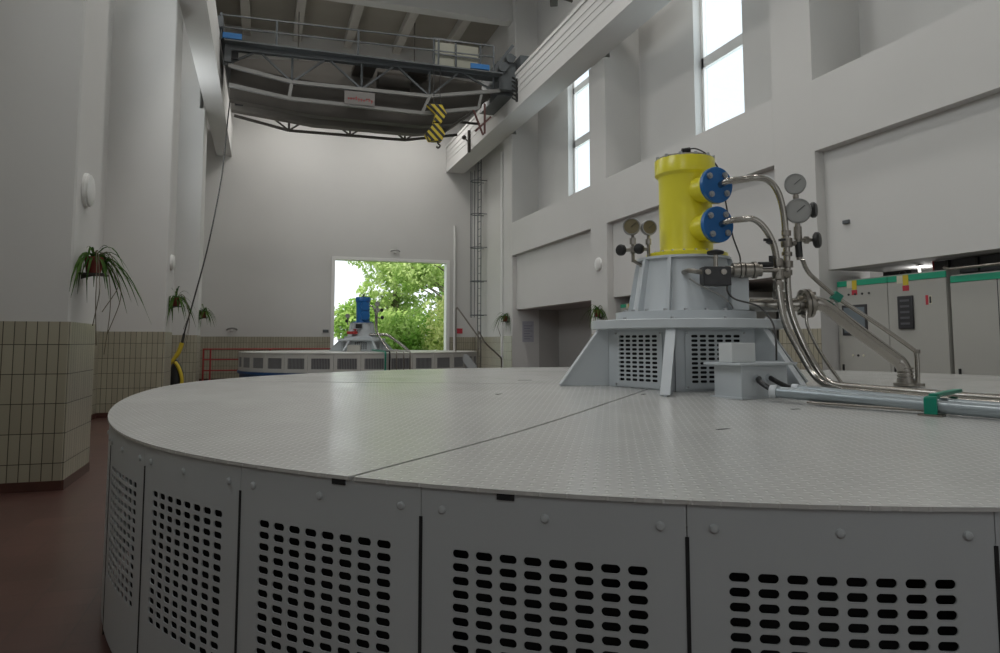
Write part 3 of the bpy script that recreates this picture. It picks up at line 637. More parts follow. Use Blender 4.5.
conduit([(*loc(q1), 1.255), (.19, 1.15, 1.245), (.22, 1.20, 1.21), (.25, 1.26, 1.185)], [(.245, 1.255, 1.178), (1.15, 2.13, 1.127), (2.0, 2.95, 1.112), (2.5, 3.43, 1.11), (2.58, 3.51, 1.0), (2.6, 3.53, .05)], .036, 'long grey conduit nearest the gallery side, from the junction box across the tread plate')
conduit([(*loc(q2), 1.255), (.33, 1.10, 1.235), (.39, 1.10, 1.205), (.44, 1.12, 1.19)], [(.44, 1.12, 1.186), (1.29, 1.93, 1.132), (2.1, 2.72, 1.112), (2.62, 3.24, 1.108), (2.72, 3.34, 1.0), (2.74, 3.36, .05)], .029, 'slimmer grey conduit behind the long one, from the junction box across the plate')
for i, (da, db, lb) in enumerate(((.07, -.05, 'thin steel line lying close under the long grey conduit'), (.10, .00, 'outermost thin steel line on the tread plate below the conduits'))):
    pipe('thin_pipe', [(.36+da*.4, 1.42+db+.07, 1.125), (1.20+da, 2.25+db, 1.105), (1.9+da, 2.92+db, 1.092), (2.38+da, 3.4+db, 1.088)], .008, lb, 'pipe', m_=STEELD)
k = empty('pipe_clamp', T1(.92, 1.9, 1.12), 'green pipe clamp with a long arm across the conduits on the tread plate', 'pipe clamp')
dd = (T1(1.15, 2.13, 0)-T1(.245, 1.255, 0)).normalized(); pp = Vector((0, 0, 1)).cross(dd); c0 = T1(.905, 1.893, 1.138)
if pp.dot(FV) < 0: pp = -pp
m = MB(); m.obox(c0+pp*.045, dd*.033, pp*.012, (0, 0, .052)); m.obox(c0+Vector((0, 0, .050)), dd*.028, pp*.05, (0, 0, .008)); m.build('clamp_block', GREEN, k, bevel=.003)
m = MB(); m.obox(c0-pp*.31+Vector((0, 0, .060)), dd*.022, pp*.30, (0, 0, .010)); m.build('clamp_arm', GREEN, k, bevel=.002)
MB().obox(c0+pp*.03-Vector((0, 0, .044)), dd*.06, pp*.05, (0, 0, .004)).build('foot_strap', STEELD, k)
m = MB(); q = T1(1.62, 1.33, 1.15); m.obox(q, dd*.05, pp*.02, (0, 0, .02)); m.obox(q+dd*.09, dd*.02, pp*.03, (0, 0, .015)); m.cyl(q-dd*.07, q+dd*.14, .012)
tag(m.build('pipe_union', STEELD), 'small dull steel pipe union lying behind the green clamp arm', 'fitting')

# ------------------------------------------------------------------ far generator
GX, GY = 3.13, 24.2
RN = R1; R1 = 3.8
g2 = empty('generator_cover', (GX, GY, 0), 'pale grey round generator cover on a blue base, by the open gate', 'generator cover', 'generator covers')
m = MB().lathe([(R1-.3, .02), (R1-.02, .02), (R1+.06, .05), (R1+.06, .12), (R1-.02, .16), (R1-.02, .52), (R1+.05, .56), (R1+.05, .62), (R1-.3, .62)], (GX, GY, 0), (0, 0, 1), 96); m.build('blue_base', BLUE2, g2, label='blue painted base ring')
MB().lathe([(.3, 1.165), (R1+.02, 1.165), (R1+.02, 1.195), (.3, 1.20)], (GX, GY, 0), (0, 0, 1), 96).build('top_plate', PANEL2, g2)
MB().cyl((GX, GY, .1), (GX, GY, 1.15), R1-.06, n=64).build('inner_drum', H2BACK, g2)
for k in range(NP):
    ac = -131.25 + k*DA + DA/2; h = math.radians(DA/2)*R1-.004
    def P2(u, z, r=R1): a = math.radians(ac)+u/r; return Vector((GX+r*math.cos(a), GY+r*math.sin(a), z))
    nrm = (P2(0, 0)-Vector((GX, GY, 0))).normalized(); tg = Vector((-nrm.y, nrm.x, 0)); C = P2(0, 0)-nrm*.01
    m = MB()
    for u0, u1, z0, z1 in ((-h, -.27, .63, 1.16), (.27, h, .63, 1.16), (-.27, .27, .63, .74), (-.27, .27, 1.04, 1.16)): m.obox(C+tg*(u0+u1)/2+Vector((0, 0, (z0+z1)/2)), tg*(u1-u0)/2, nrm*.01, (0, 0, (z1-z0)/2))
    p = m.build('side_panel', PANEL2, g2)
    m = MB()
    for i in range(12): m.obox(C+tg*(-.245+.0445*i)+Vector((0, 0, .89))-nrm*.005, tg*.011, nrm*.006, (0, 0, .15))
    m.build('grille', H2GRILL, p)
T2, rad2 = oil_head(3.13, 24.15, -.06, BLUE, True)
gg = empty('gauge_cluster', T2(-.42, .05, 2.2), 'dark gauges on thin stems left of the blue cylinder, on the far generator', 'pressure gauge')
gauge(gg, T2, (-.47, .05, 2.42), .075, (0, 1, 0), DIAL); knob(gg, T2, (-.50, .05, 2.25), .05, (0, 1, 0), (-.38, .05, 2.25)); MB().cyl(T2(-.46, .05, 2.12), T2(-.47, .05, 2.36), .02, n=8).build('stem', STEELD, gg)
gg = empty('gauge_cluster', T2(.6, .4, 2.0), 'dark gauges and knobs on a stem right of the blue cylinder', 'pressure gauge')
gauge(gg, T2, (.55, .3, 2.80), .08, (0, 1, 0), DIAL); gauge(gg, T2, (.55, .3, 2.60), .09, (0, 1, 0), DIAL); knob(gg, T2, (.70, .3, 2.60), .06, (.6, .8, 0), (.55, .3, 2.6)); knob(gg, T2, (.72, .3, 2.36), .06, (.6, .8, 0), (.55, .3, 2.36))
MB().cyl(T2(.55, .3, 1.95), T2(.55, .3, 2.74), .022, n=8).build('stem', STEELD, gg)
pipe('steel_pipe', [(.28, .33, 2.74), (.40, .35, 2.72), (.50, .35, 2.5), (.52, .35, 2.1), (.62, .4, 1.8), (.9, .5, 1.4), (1.2, .6, 1.12)], .028, 'bent steel pipe beside the blue cylinder sloping down to the far cover', 'pipe', T=T2)
pipe('thick_steel_pipe', [(.30, .25, 1.80), (.8, .25, 1.80), (1.0, .25, 1.72), (1.55, .2, 1.3), (1.6, .2, 1.10)], .045, 'thick steel pipe sloping off the far pedestal, beside the blue cylinder', 'pipe', T=T2)
rv = empty('valve_block', T2(-.2, .45, 1.85), 'red valve on the cone of the far pedestal under the blue cylinder', 'valve'); MB().obox(T2(-.22, .47, 1.86), RV*.17, FV*.07, (0, 0, .045)).build('body', RED, rv, bevel=.01); MB().cyl(T2(-.12, .49, 1.88), T2(-.12, .49, 1.98), .03).build('valve_stem', RED, rv)
MB().cyl(T2(-.12, .49, 1.96), T2(-.12, .49, 1.98), .08).build('hand_wheel', RED, rv)
bx = tag(MB().obox(T2(-.05, .98, 1.27), RV*.20, FV*.10, (0, 0, .20)).build('junction_box', CAB), 'pale grey box on the far cover in front of its pedestal', 'junction box')
bx = tag(MB().obox(T2(.0, .50, 2.07), RV*.10, FV*.06, (0, 0, .07)).build('valve_block', DARKV), 'small black valve block high on the far pedestal', 'valve')
for i, (x, mm, lb) in enumerate(((3.30, GREEN, 'dark green pipe'), (3.42, DARKV, 'black pipe'), (3.62, STEELD, 'dull steel pipe nearest the black one'), (3.83, STEELD, 'dull steel pipe, middle one of those'), (4.02, STEELD, 'outermost dull steel pipe'))):
    y = GY-math.sqrt(R1**2-(x-GX)**2)-.09
    tag(MB().tube(smooth_path([(x, y+2.6, 1.25), (x, y+.6, 1.235), (x, y+.12, 1.235), (x, y, 1.15), (x, y, .7), (x, y, .03)], 5), .026 if i < 2 else .02, 8).build('pipe', mm), lb + ' dropping over the far cover rim', 'pipe')

# ------------------------------------------------------------------ access stair and handrails beside the far generator
st = empty('access_stair', (6.2, 22, 0), 'grey metal stair flight against the far generator cover', 'stair')
m = MB()
for yy in (21.6, 22.4): m.prism([(5.75, yy, 1.12), (6.05, yy, 1.12), (6.95, yy, .02), (6.55, yy, .02)], (0, .04, 0))
m.build('stringer', PANEL, st)
for i in range(5): MB().box((5.92+.19*i, 21.64, 1.02-.22*i), (6.16+.19*i, 22.4, 1.05-.22*i)).build('tread', CRANE, st)
def rail(name, pts, r, label): return tag(MB().tube([Vector(p) for p in smooth_path(pts, 5)], r, 8).build(name, STEELD), label, 'handrail')
o = empty('handrail', (5.9, 22.45, 1.2), 'steel handrail falling along the far stair, beside the gate', 'handrail')
MB().tube(smooth_path([(5.9, 22.47, 1.1), (5.9, 22.47, 2.45), (5.93, 22.47, 2.55), (6.0, 22.47, 2.53), (6.70, 22.47, 1.6), (6.75, 22.47, 1.5)], 5), .025, 8).build('rail', STEELD, o); MB().cyl((6.72, 22.47, .02), (6.72, 22.47, 1.56), .022).build('post', STEELD, o)
o = empty('handrail', (6.4, 21.6, .8), 'steel handrail with a curled end at the foot of the far stair', 'handrail')
MB().tube(smooth_path([(6.37, 21.56, .6), (6.37, 21.56, 1.72), (6.42, 21.56, 1.78), (6.6, 21.56, 1.48), (7.0, 21.56, 1.12), (7.12, 21.56, 1.0), (7.14, 21.56, .85), (7.14, 21.56, .02)], 5), .025, 8).build('rail', STEELD, o)
# caged ladder
ld = empty('caged_ladder', (8.5, 28.2, 0), 'tall narrow grey ladder with cage hoops on the wall beside the gate corner', 'ladder')
m = MB()
for y in (28.75, 28.3): m.cyl((8.48, y, .02), (8.48, y, 9.6), .022, n=8)
m.build('rail', CRANE, ld); m = MB()
for i in range(30): m.cyl((8.48, 28.3, .3+.31*i), (8.48, 28.75, .3+.31*i), .012, n=6)
m.build('rung', CRANE, ld)
for z in (2.6, 4.0, 5.4, 6.8, 8.2): m = MB(); m.tube([(8.48-.38*math.sin(a), 28.525+.28*math.cos(a)*-1, z) for a in [PI*k/12 for k in range(13)]], .02, 6); m.bar((8.48, 28.3, z), (8.74, 28.3, z), .03); m.bar((8.48, 28.75, z), (8.74, 28.75, z), .03); m.build('cage_hoop', CRANE, ld)
m = MB()
for a in (.25*PI, .5*PI, .75*PI): m.cyl((8.48-.38*math.sin(a), 28.525-.28*math.cos(a), 2.5), (8.48-.38*math.sin(a), 28.525-.28*math.cos(a), 8.6), .014, n=6)
m.build('cage_bar', CRANE, ld)
tag(MB().cyl((8.62, 25.9, .02), (8.62, 25.9, 8.8), .07, n=12).build('white_upright', WHITE), 'white upright standing in for the lit strip behind the rear tiled pier', 'pipe')  # white shape put where an edge catches the light
tag(MB().cyl((7.78, 29.9, .02), (7.78, 29.9, 6.5), .045, n=12).build('white_upright', WHITE), 'slim white vertical pipe on the back wall right beside the gate', 'pipe')

# red railing in front of the back wall
rr = empty('red_railing', (-2.0, 28.5, 0), 'red tubular railing with three rails in front of the tiled back wall', 'railing')
m = MB()
for z in (1.24, .86, .46): m.tube([(-2.05, 28.5, z), (2.55, 28.5, z)], .026, 8)
m.build('rail', RED, rr)
for x in (-2.02, -1.78, .3, 2.5): MB().cyl((x, 28.5, 0), (x, 28.5, 1.25), .03, n=8).build('post', RED, rr)

# ------------------------------------------------------------------ travelling crane
cr = empty('overhead_crane', (3.1, 21.8, 10.12), 'dark overhead travelling crane with truss girders and a railed walkway, under the ceiling', 'crane')
YN, YF = 21.0, 23.2
up = [(-1.2, 9.72), (6.9, 9.86)]
lo1 = [(-1.1, 9.22), (.62, 8.93), (4.65, 8.95), (6.9, 9.38)]; lo2 = [(-1.07, 8.66), (.60, 8.44), (4.45, 8.40), (6.2, 8.74)]
def chords(mb, pts, y, w_): 
    for (xa, za), (xb, zb) in zip(pts, pts[1:]): mb.bar((xa, y, za), (xb, y, zb), w_, w_)
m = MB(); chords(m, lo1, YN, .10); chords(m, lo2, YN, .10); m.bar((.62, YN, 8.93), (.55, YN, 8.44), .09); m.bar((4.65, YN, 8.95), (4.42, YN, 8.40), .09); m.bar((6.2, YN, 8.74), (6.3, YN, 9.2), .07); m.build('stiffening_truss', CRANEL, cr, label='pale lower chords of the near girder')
m = MB(); m.bar((up[0][0], YN, up[0][1]), (up[1][0], YN, up[1][1]), .16, .16); zt = lambda x: 9.72+.14*(x+1.35)/8.25
xs = [-1.2, -.3, .62, 1.6, 2.6, 3.6, 4.65, 5.6, 6.7]
zl = lambda x: np.interp(x, [p[0] for p in lo1], [p[1] for p in lo1])
for i, (xa, xb) in enumerate(zip(xs, xs[1:])): m.bar((xa, YN, zt(xa) if i % 2 else zl(xa)), (xb, YN, zl(xb) if i % 2 else zt(xb)), .055)
for x in xs[::2]: m.bar((x, YN, zt(x)), (x, YN, zl(x)), .045)
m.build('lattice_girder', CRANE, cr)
for yy, n_ in ((21.5, 'box_girder'), (22.45, 'box_girder')):
    m = MB(); tz = .0 if yy < 22 else 1.0; prof = [(-1.06, 8.42), (1.3, 8.18), (4.5, 8.17), (5.5, 8.33), (6.75, 9.3), (6.75, 9.5+tz*.6), (4.8, 9.2+tz), (1.3, 9.2+tz), (-1.06, 9.4+tz*.6)]
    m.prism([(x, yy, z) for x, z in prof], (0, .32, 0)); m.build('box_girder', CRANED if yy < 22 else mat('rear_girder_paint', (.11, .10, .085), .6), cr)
m = MB(); far = [(-1.0, 8.46), (.63, 8.14), (2.53, 8.15), (4.32, 8.16), (6.1, 8.5)]; chords(m, far, YF, .075)
for (x, z) in far[1:4]: m.bar((x, YF, z), (x-.75, YF, z+.55), .05); m.bar((x, YF, z), (x+.75, YF, z+.55), .05); m.bar((x, YF, z), (x, YF, z+.6), .05)
m.bar((-1.0, YF, 8.95), (6.9, YF, 8.95), .07); m.build('far_truss', CRANED, cr)
m = MB(); m.box((-1.2, YN-.35, 9.80), (6.9, YN+.4, 9.84)); m.build('walkway', CRANE, cr)
m = MB()
for z0 in (10.55, 10.2): m.bar((-1.35, YN-.3, z0-.02), (6.6, YN-.3, z0+.12), .035)
for x in (-1.3, .17, 2.45, 4.85, 6.6): m.bar((x, YN-.3, 9.82), (x, YN-.3, 10.66 if x > 4 else 10.58), .045)
m.build('railing', CRANE, cr)
m = MB()
for x in (4.84, 5.55, 6.35): m.bar((x, YN+.3, 9.84), (x, YN+.3, 10.95), .045)
for z in (10.93, 10.45): m.bar((4.84, YN+.3, z), (6.35, YN+.3, z), .04)
m.build('platform_railing', CRANE, cr)
MB().box((4.9, YN+.36, 10.0), (6.3, YN+.38, 10.85)).build('platform_screen', mat('cream_sheet', (.26, .26, .21), .6), cr, label='pale cream sheet behind the platform rails')
m = MB(); m.box((2.45, YN+.3, 9.84), (3.1, 22.4, 10.02)); m.box((4.1, 21.5, 9.84), (4.7, 22.4, 10.08)); m.cyl((3.2, 21.9, 9.6), (4.2, 21.9, 9.6), .28, n=16); m.box((4.35, 21.7, 9.8), (4.75, 22.1, 10.15)); m.build('trolley', CRANED, cr)
for xs_ in ((-1.75, -1.25), (7.45, 7.98)):
    m = MB(); m.box((xs_[0], 20.6, 10.14), (xs_[1], 23.6, 10.45)); None if xs_[0] < 0 else m.box((6.85, 20.9, 9.4), (7.4, 21.1, 10.3)); 
    if xs_[0] < 0: m.box((-1.2, 20.9, 9.3), (-1.02, 23.2, 10.1))
    else: m.box((6.9, 21.2, 9.3), (7.5, 23.2, 10.42))
    m.build('end_carriage', CRANE, cr)
MB().box((-1.25, YN-.36, 9.86), (-.75, YN-.30, 10.02)).build('blue_box', CRBLUE, cr); MB().box((5.85, YN-.36, 9.86), (6.45, YN-.30, 10.02)).build('blue_box', CRBLUE, cr)
for i in range(2):
    for y in (20.62, 20.95): m = MB(); 
m = MB(); m.bar((6.6, YN-.1, 9.9), (7.3, YN-.1, 10.85), .10); m.bar((6.95, YN-.1, 9.9), (7.38, YN-.1, 10.5), .08); m.cyl((6.95, YN-.2, 10.1), (6.95, YN, 10.1), .16, n=16); m.cyl((7.2, YN-.2, 10.4), (7.2, YN, 10.4), .15, n=16); m.build('cable_reel', CRANE, cr)
MB().box((-1.02, YN-.12, 9.38), (-.84, YN-.06, 9.60)).build('dark_hatch', PLATE_DK, cr); MB().box((-.95, YF-.9, 8.52), (-.72, YF-.84, 8.72)).build('dark_hatch', PLATE_DK, cr)
sg = MB().box((2.10, YN-.09, 8.44), (2.98, YN-.06, 8.83)).build('load_sign', mat('sign_plate', (.17, .16, .15), .5), cr, label='pale plate with faded red lettering')
m = MB(); rnd = random.Random(4); x = 2.2
while x < 2.88: h_ = rnd.uniform(.05, .12); zc = 8.62+rnd.uniform(-.03, .03)-(x-2.2)*.06; m.box((x, YN-.095, zc-h_/2), (x+.03, YN-.09, zc+h_/2)); m.box((x-.01, YN-.095, zc), (x+.06, YN-.09, zc+.022)); x += .075
m.build('faded_lettering', mat('faded_red', (.30, .07, .07), .7), sg)
m = MB(); m.bar((6.0, YN-.02, 8.75), (6.35, YN-.02, 7.9), .05); m.bar((6.4, YN-.02, 8.9), (6.4, YN-.02, 7.95), .05); m.bar((6.1, YN-.02, 8.0), (6.6, YN-.02, 8.5), .06); m.build('buffer_bracket', mat('rusty_red', (.09, .035, .03), .7), cr)
# hook block
hk = empty('hook_block', (5.14, 22.0, 7.6), 'black and yellow striped crane hook block hanging below the crane girder', 'hook block')
def blk(z0, z1, k, nm): m = MB(); m.prism([(5.14-.30*k, 21.0+.02, z0), (5.14+.16, 21.02, z0), (5.14+.30*k, 21.02, (z0+z1)/2-.05), (5.14+.22, 21.02, z1), (5.14-.26, 21.02, z1), (5.14-.16, 21.02, (z0+z1)/2)], (0, .30, 0)); m.build(nm, STRIPE, hk, bevel=.02)
hk.location = (5.14, 21.1, 7.8)
def blk(c, pts, nm): MB().prism([(c[0]+x, 20.62, c[1]+z) for x, z in pts], (0, .26, 0)).build(nm, STRIPE, hk, bevel=.015)
blk((4.80, 8.34), [(-.30, .25), (.16, .27), (.30, .0), (.14, -.30), (-.10, -.28), (-.02, .0)], 'upper_block'); blk((4.76, 7.74), [(-.05, .28), (.12, .26), (.30, -.02), (.20, -.24), (-.18, -.26), (-.30, -.06)], 'lower_block')
m = MB()
for x in (4.72, 4.92): m.cyl((x, 20.75, 8.62), (x, 20.75, 9.78), .014, n=6)
m.build('wire_rope', CABLE, hk)
MB().tube(smooth_path([(4.86, 20.75, 7.52), (4.87, 20.75, 7.44), (4.93, 20.75, 7.38), (4.88, 20.75, 7.31), (4.81, 20.75, 7.34)], 5), .028, 8).build('hook', CRANED, hk)
ra = empty('conductor_bracket', (7.37, 20.7, 9.3), 'dark toothed bracket on the side of the right runway beam near the crane', 'bracket'); m = MB(); m.box((7.33, 20.69, 8.98), (7.399, 20.74, 9.72)); m.build('plate', BLACK, ra)
m = MB(); 
for i in range(6): m.bar((7.37, 20.72, 9.02+.13*i), (7.18, 20.62, 9.06+.13*i), .04)
m.build('tooth', BLACK, ra)
ra = empty('conductor_bracket', (7.37, 26.0, 9.3), 'small dark bracket at the far end of the right runway beam', 'bracket'); MB().box((7.30, 26.1, 8.75), (7.399, 26.2, 9.6)).build('plate', CRANED, ra)
m = MB(); m.sphere((7.0, 25.6, 9.15), .09); m.bar((7.0, 25.6, 9.15), (7.35, 26.1, 9.1), .04); m.build('arm', CRANED, ra)
sp = empty('floodlight', (8.0, 19.0, 11.6), 'dark floodlight high on the wall above the right runway beam', 'floodlight'); MB().obox((7.75, 18.6, 11.55), (.16, .35, 0), (.0, 0, .22), (.10, -.05, 0)).build('housing', CRANED, sp, bevel=.02); MB().bar((7.8, 18.6, 11.5), (8.34, 18.6, 11.4), .06).build('arm', CRANED, sp)

# ------------------------------------------------------------------ electrical cabinets in the alcoves
def cabinet(y0, y1, x, h_, label, doors, group, depth=.8, strip=True):
    o = empty('electrical_cabinet', (x+depth/2, (y0+y1)/2, 0), label, 'cabinet', group)
    MB().box((x+.02, y0+.004, .1), (x+depth, y1-.004, h_)).build('carcass', CAB, o, bevel=.004); MB().box((x+.05, y0+.02, 0), (x+depth-.03, y1-.02, .1)).build('plinth', CABD, o)
    ds = []
    for i in range(doors):
        a = y0+(y1-y0)*i/doors; b = y0+(y1-y0)*(i+1)/doors
        ds.append(MB().box((x, a+.006, .12), (x+.02, b-.006, h_-.108)).build('door', CAB, o, bevel=.003))
        MB().box((x-.02, b-.10, 1.0), (x, b-.075, 1.16)).build('handle', BLACK, ds[-1])
    if strip: MB().box((x+.002, y0+.006, h_-.10), (x+.019, y1-.006, h_-.018)).build('green_strip', CABG, o, label='green strip along the top')
    return o, ds
XC = 8.5
def sticker(o, y, h_): MB().box((XC-.004, y, h_-.16), (XC, y+.09, h_-.02)).build('sticker', YELP, o); MB().box((XC-.004, y-.005, h_-.24), (XC, y+.10, h_-.165)).build('sticker', REDP, o); MB().box((XC-.003, y+.095, h_-.13), (XC, y+.19, h_-.02)).build('sticker', PINKP, o)
HB = 2.45
o, ds = cabinet(8.06, 9.02, XC, HB, 'grey electrical cabinet with a dark framed display and green top strip', 1, 'electrical cabinets')
sc = MB().box((XC-.012, 8.44, 1.60), (XC, 8.92, 2.06)).build('display_frame', CABD, ds[0]); MB().box((XC-.016, 8.48, 1.64), (XC-.012, 8.88, 2.02)).build('display', SCREEN, sc)
for i in range(4): MB().cyl((XC-.012, 8.78-.13*i, 2.22), (XC, 8.78-.13*i, 2.22), .016).build('button', CABD, ds[0])
for i in range(3): MB().cyl((XC-.012, 8.74-.10*i, 1.30), (XC, 8.74-.10*i, 1.30), .017).build('button', CABD if i == 1 else PINKP, ds[0])
sticker(ds[0], 8.62, HB)
o, ds = cabinet(7.12, 8.06, XC, HB, 'grey electrical cabinet with a green top strip and a tall black meter panel', 1, 'electrical cabinets')
mt = MB().box((XC-.03, 7.63, 1.68), (XC, 7.88, 2.14)).build('meter_panel', CABD, ds[0], bevel=.01)
for i in range(5): MB().box((XC-.034, 7.68, 1.74+.08*i), (XC-.03, 7.83, 1.77+.08*i)).build('meter_window', mat('meter_grey', (.10, .10, .11), .3) if i == 0 else bpy.data.materials['meter_grey'], mt)
MB().box((XC-.004, 7.40, 2.00), (XC, 7.44, 2.13)).build('label_mark', REDP, ds[0]); MB().box((XC-.003, 7.345, 2.01), (XC, 7.39, 2.12)).build('label_plate', PINKP, ds[0]); MB().box((XC-.003, 7.352, 2.02), (XC-.0031, 7.383, 2.11)).build('label_line', CABD, ds[0])
sticker(ds[0], 7.70, HB)
o, ds = cabinet(5.95, 7.07, XC+.001, 2.37, 'slightly lower grey electrical cabinet with a plain and an instrument door', 1, 'electrical cabinets', 1.0)
x = XC+.001
m = MB(); m.box((x-.002, 6.425, .12), (x, 6.435, 2.27)); m.build('door_joint', CABD, ds[0])
for (y, z, w_, h_, mm) in ((6.20, 2.16, .18, .12, SCREEN), (6.22, 1.90, .12, .04, REDP), (6.16, 1.42, .16, .12, CABD), (6.18, 1.17, .14, .04, BLACK)): MB().box((x-.01, y-w_/2, z-h_/2), (x, y+w_/2, z+h_/2)).build('instrument', mm, ds[0])
MB().prism([(x-.03, 6.30, 1.08), (x-.03, 6.38, 1.08), (x-.03, 6.36, 1.26), (x-.03, 6.32, 1.26)], (.03, 0, 0)).build('lock_lever', BLACK, ds[0])
cabinet(4.8, 5.94, x, 2.37, 'plain grey electrical cabinet with a green top strip, next towards the hall entrance', 1, 'electrical cabinets', 1.0)
for i in range(5):
    y1 = 16.2-.96*i; nm = ['grey cabinet nearest the rear tiled pier in the middle alcove', 'second grey cabinet from the rear pier, its green strip seen beside the cone', 'third grey cabinet in the middle alcove, behind the pedestal', 'fourth grey cabinet in the middle alcove, seen past the valve block', 'grey cabinet against the near pier in the middle alcove'][i]
    o, ds = cabinet(y1-.955, y1, XC, HB, nm, 1, 'electrical cabinets')
    if i in (0, 1): sticker(ds[0], y1-.5, HB)
# dark busbar chamber, conduit and pipework above the cabinets
bb = empty('busbar_chamber', (9.3, 5.8, 2.45), 'dark busbar chamber with ribs lying on top of the cabinets under the wall panel', 'busbar chamber')
MB().box((8.75, 3.6, 2.41), (9.2, 7.5, 2.60)).build('casing', CABD, bb)
for i in range(9): MB().box((8.72, 3.9+.42*i, 2.41), (8.75, 3.94+.42*i, 2.6)).build('rib', BLACK, bb)
tag(MB().tube([(8.42, 4.2, 2.44), (8.42, 7.0, 2.44), (8.45, 7.1, 2.47)], .018, 8).build('conduit_pipe', STEELD), 'thin pale conduit lying along the top of the slightly lower cabinet', 'pipe')
tag(MB().tube([(8.9, 7.62, 2.45), (8.9, 7.62, 2.62)], .03, 8).build('conduit_pipe', RED), 'short dark red riser on top of the cabinet with the meter panel', 'pipe')
m = MB(); m.box((9.0, 8.1, 2.455), (9.2, 8.6, 2.56)); m.sphere((8.95, 8.2, 2.5), .05); tag(m.build('cable_entry', CABD), 'dark cable entry on top of the cabinet with the display', 'cable entry')
tl = empty('tube_lamp', (9.1, 8.0, 2.58), 'small bright tube lamp glowing above the cabinets', 'lamp'); MB().cyl((9.0, 7.95, 2.48), (9.0, 7.97, 2.60), .02).build('tube', emit_mat('tube_glow', (1, .97, .9), 1.2), tl); MB().box((8.98, 7.94, 2.60), (9.06, 8.0, 2.615)).build('holder', CABD, tl)
pd = bpy.data.lights.new('tube_lamp_light', 'POINT'); pd.energy = 9; pd.shadow_soft_size = .05; po = bpy.data.objects.new('tube_lamp_light', pd); COL.objects.link(po); po.location = (9.35, 8.2, 2.55)
nt_ = tag(MB().box((8.58, 23.59, 1.50), (9.00, 23.6, 2.22)).build('paper_notice', PAPER), 'pale bluish paper notice on the alcove side wall', 'notice')
m = MB()
for i in range(6): m.box((8.64, 23.587, 1.60+.09*i), (8.94 if i % 2 else 8.86, 23.59, 1.622+.09*i))
m.build('printed_lines', mat('notice_print', (.25, .25, .30), .8), nt_)

# ------------------------------------------------------------------ lamps, plants and small things on the walls
def wall_lamp(c, n_, label, r=.17):
    o = empty('wall_lamp', c, label, 'wall lamp', 'round wall lamps'); c = Vector(c); n_ = Vector(n_)
    MB().lathe([(r, 0), (r, .03), (r*.95, .035)], c, n_, 32).build('base', WHITE, o); MB().lathe([(r*.93, .036), (r*.92, .055), (r*.8, .068), (r*.4, .078), (.01, .08)], c, n_, 32).build('diffuser', LAMPG, o)
wall_lamp((XP+.001, 8.9, 3.17), (1, 0, 0), 'white round wall lamp on the nearest left pier above the spider plant', .19)
wall_lamp((XP+.001, 16.8, 3.2), (1, 0, 0), 'white round wall lamp on the second left pier', .17)
wall_lamp((XR-.001, 16.75, 3.5), (-1, 0, 0), 'white round wall lamp on the white pier behind the pedestal', .17)
def spider_plant(c, n_, size, label, seed, runners=4, shelf=True):
    """potted plant on a small bracket; c is the middle of the pot's foot, n_ the wall's normal"""
    rnd = random.Random(seed); c = Vector(c); n_ = Vector(n_)
    o = empty('potted_plant', c, label, 'potted plant', 'potted plants on wall brackets'); k = size
    MB().lathe([(.058*k, 0), (.082*k, .125*k), (.092*k, .125*k), (.092*k, .155*k), (.07*k, .155*k), (.065*k, .13*k), (.01, .13*k)], c, (0, 0, 1), 20).build('pot', POT, o)
    m = MB(); C = c+Vector((0, 0, .14*k))
    for i in range(46):
        a = rnd.uniform(0, 2*PI); L = rnd.uniform(.22, .52)*k; lean = rnd.uniform(.3, 1.1); rise = rnd.uniform(.35, .95)*(1.15-lean*.6)
        d = Vector((math.cos(a), math.sin(a), 0)) + n_*.22; d.normalize(); s_ = Vector((0, 0, 1)).cross(d).normalized(); n0 = 7; vs = []; w_ = rnd.uniform(.010, .017)*k
        for j in range(n0+1):
            t = j/n0; p = C + d*(L*lean*t) + Vector((0, 0, L*(rise*t*1.5-(.6+lean*.9)*t*t))); p -= n_*min(0, (p-c).dot(n_)+.10); ww = w_*(math.sin(PI*min(t*.85+.12, 1)))
            vs += [p-s_*ww, p+Vector((0, 0, -ww*.4)), p+s_*ww]
        m.add(vs, [(j*3+q, j*3+q+1, j*3+q+4, j*3+q+3) for j in range(n0) for q in (0, 1)])
    m.build('foliage', LEAF, o, fix=False)
    if runners:
        m = MB(); tips = []
        for i in range(runners):
            a = rnd.uniform(-1.2, 1.2); d = (n_*math.cos(a)*.6 + Vector((-n_.y, n_.x, 0))*math.sin(a)*.6) + Vector((0, -.25, 0)); L = rnd.uniform(.5, 1.0)*k
            P = [C, C+d*.22*k+Vector((0, 0, .06*k)), C+d*.38*k+Vector((0, 0, -.2*k)), C+d*.42*k+Vector((0, 0, -.55*L)), C+d*.25*k+Vector((rnd.uniform(-.05, .05), 0, -L))]
            m.tube(smooth_path(P, 5), .004*k, 5)
        m.build('runner', RUN, o)
    if shelf:
        s = empty('wall_bracket', c-Vector((0, 0, .02)), 'small dark shelf bracket ' + label[label.index('on '):] if 'on ' in label else 'small dark shelf bracket', 'shelf', 'plant shelves')
        t = Vector((-n_.y, n_.x, 0)); MB().obox(c-n_*(-.0)-Vector((0, 0, .008)), n_*.12, t*.15, (0, 0, .007)).build('shelf_board', CRANED, s); w0 = c-n_*.119
        MB().prism([w0-Vector((0, 0, .016))-t*.01, w0+n_*.14-Vector((0, 0, .016))-t*.01, w0-Vector((0, 0, .06))-t*.01], t*.02).build('support', CRANED, s)
        s['label'] = label[label.index('|')+1:] if '|' in label else s['label']
    o['label'] = label.split('|')[0]
spider_plant((XP+.14, 8.80, 2.24), (1, 0, 0), 1.15, 'large spider plant in a terracotta pot on the nearest left pier|dark shelf bracket under the large spider plant', 3, 5)
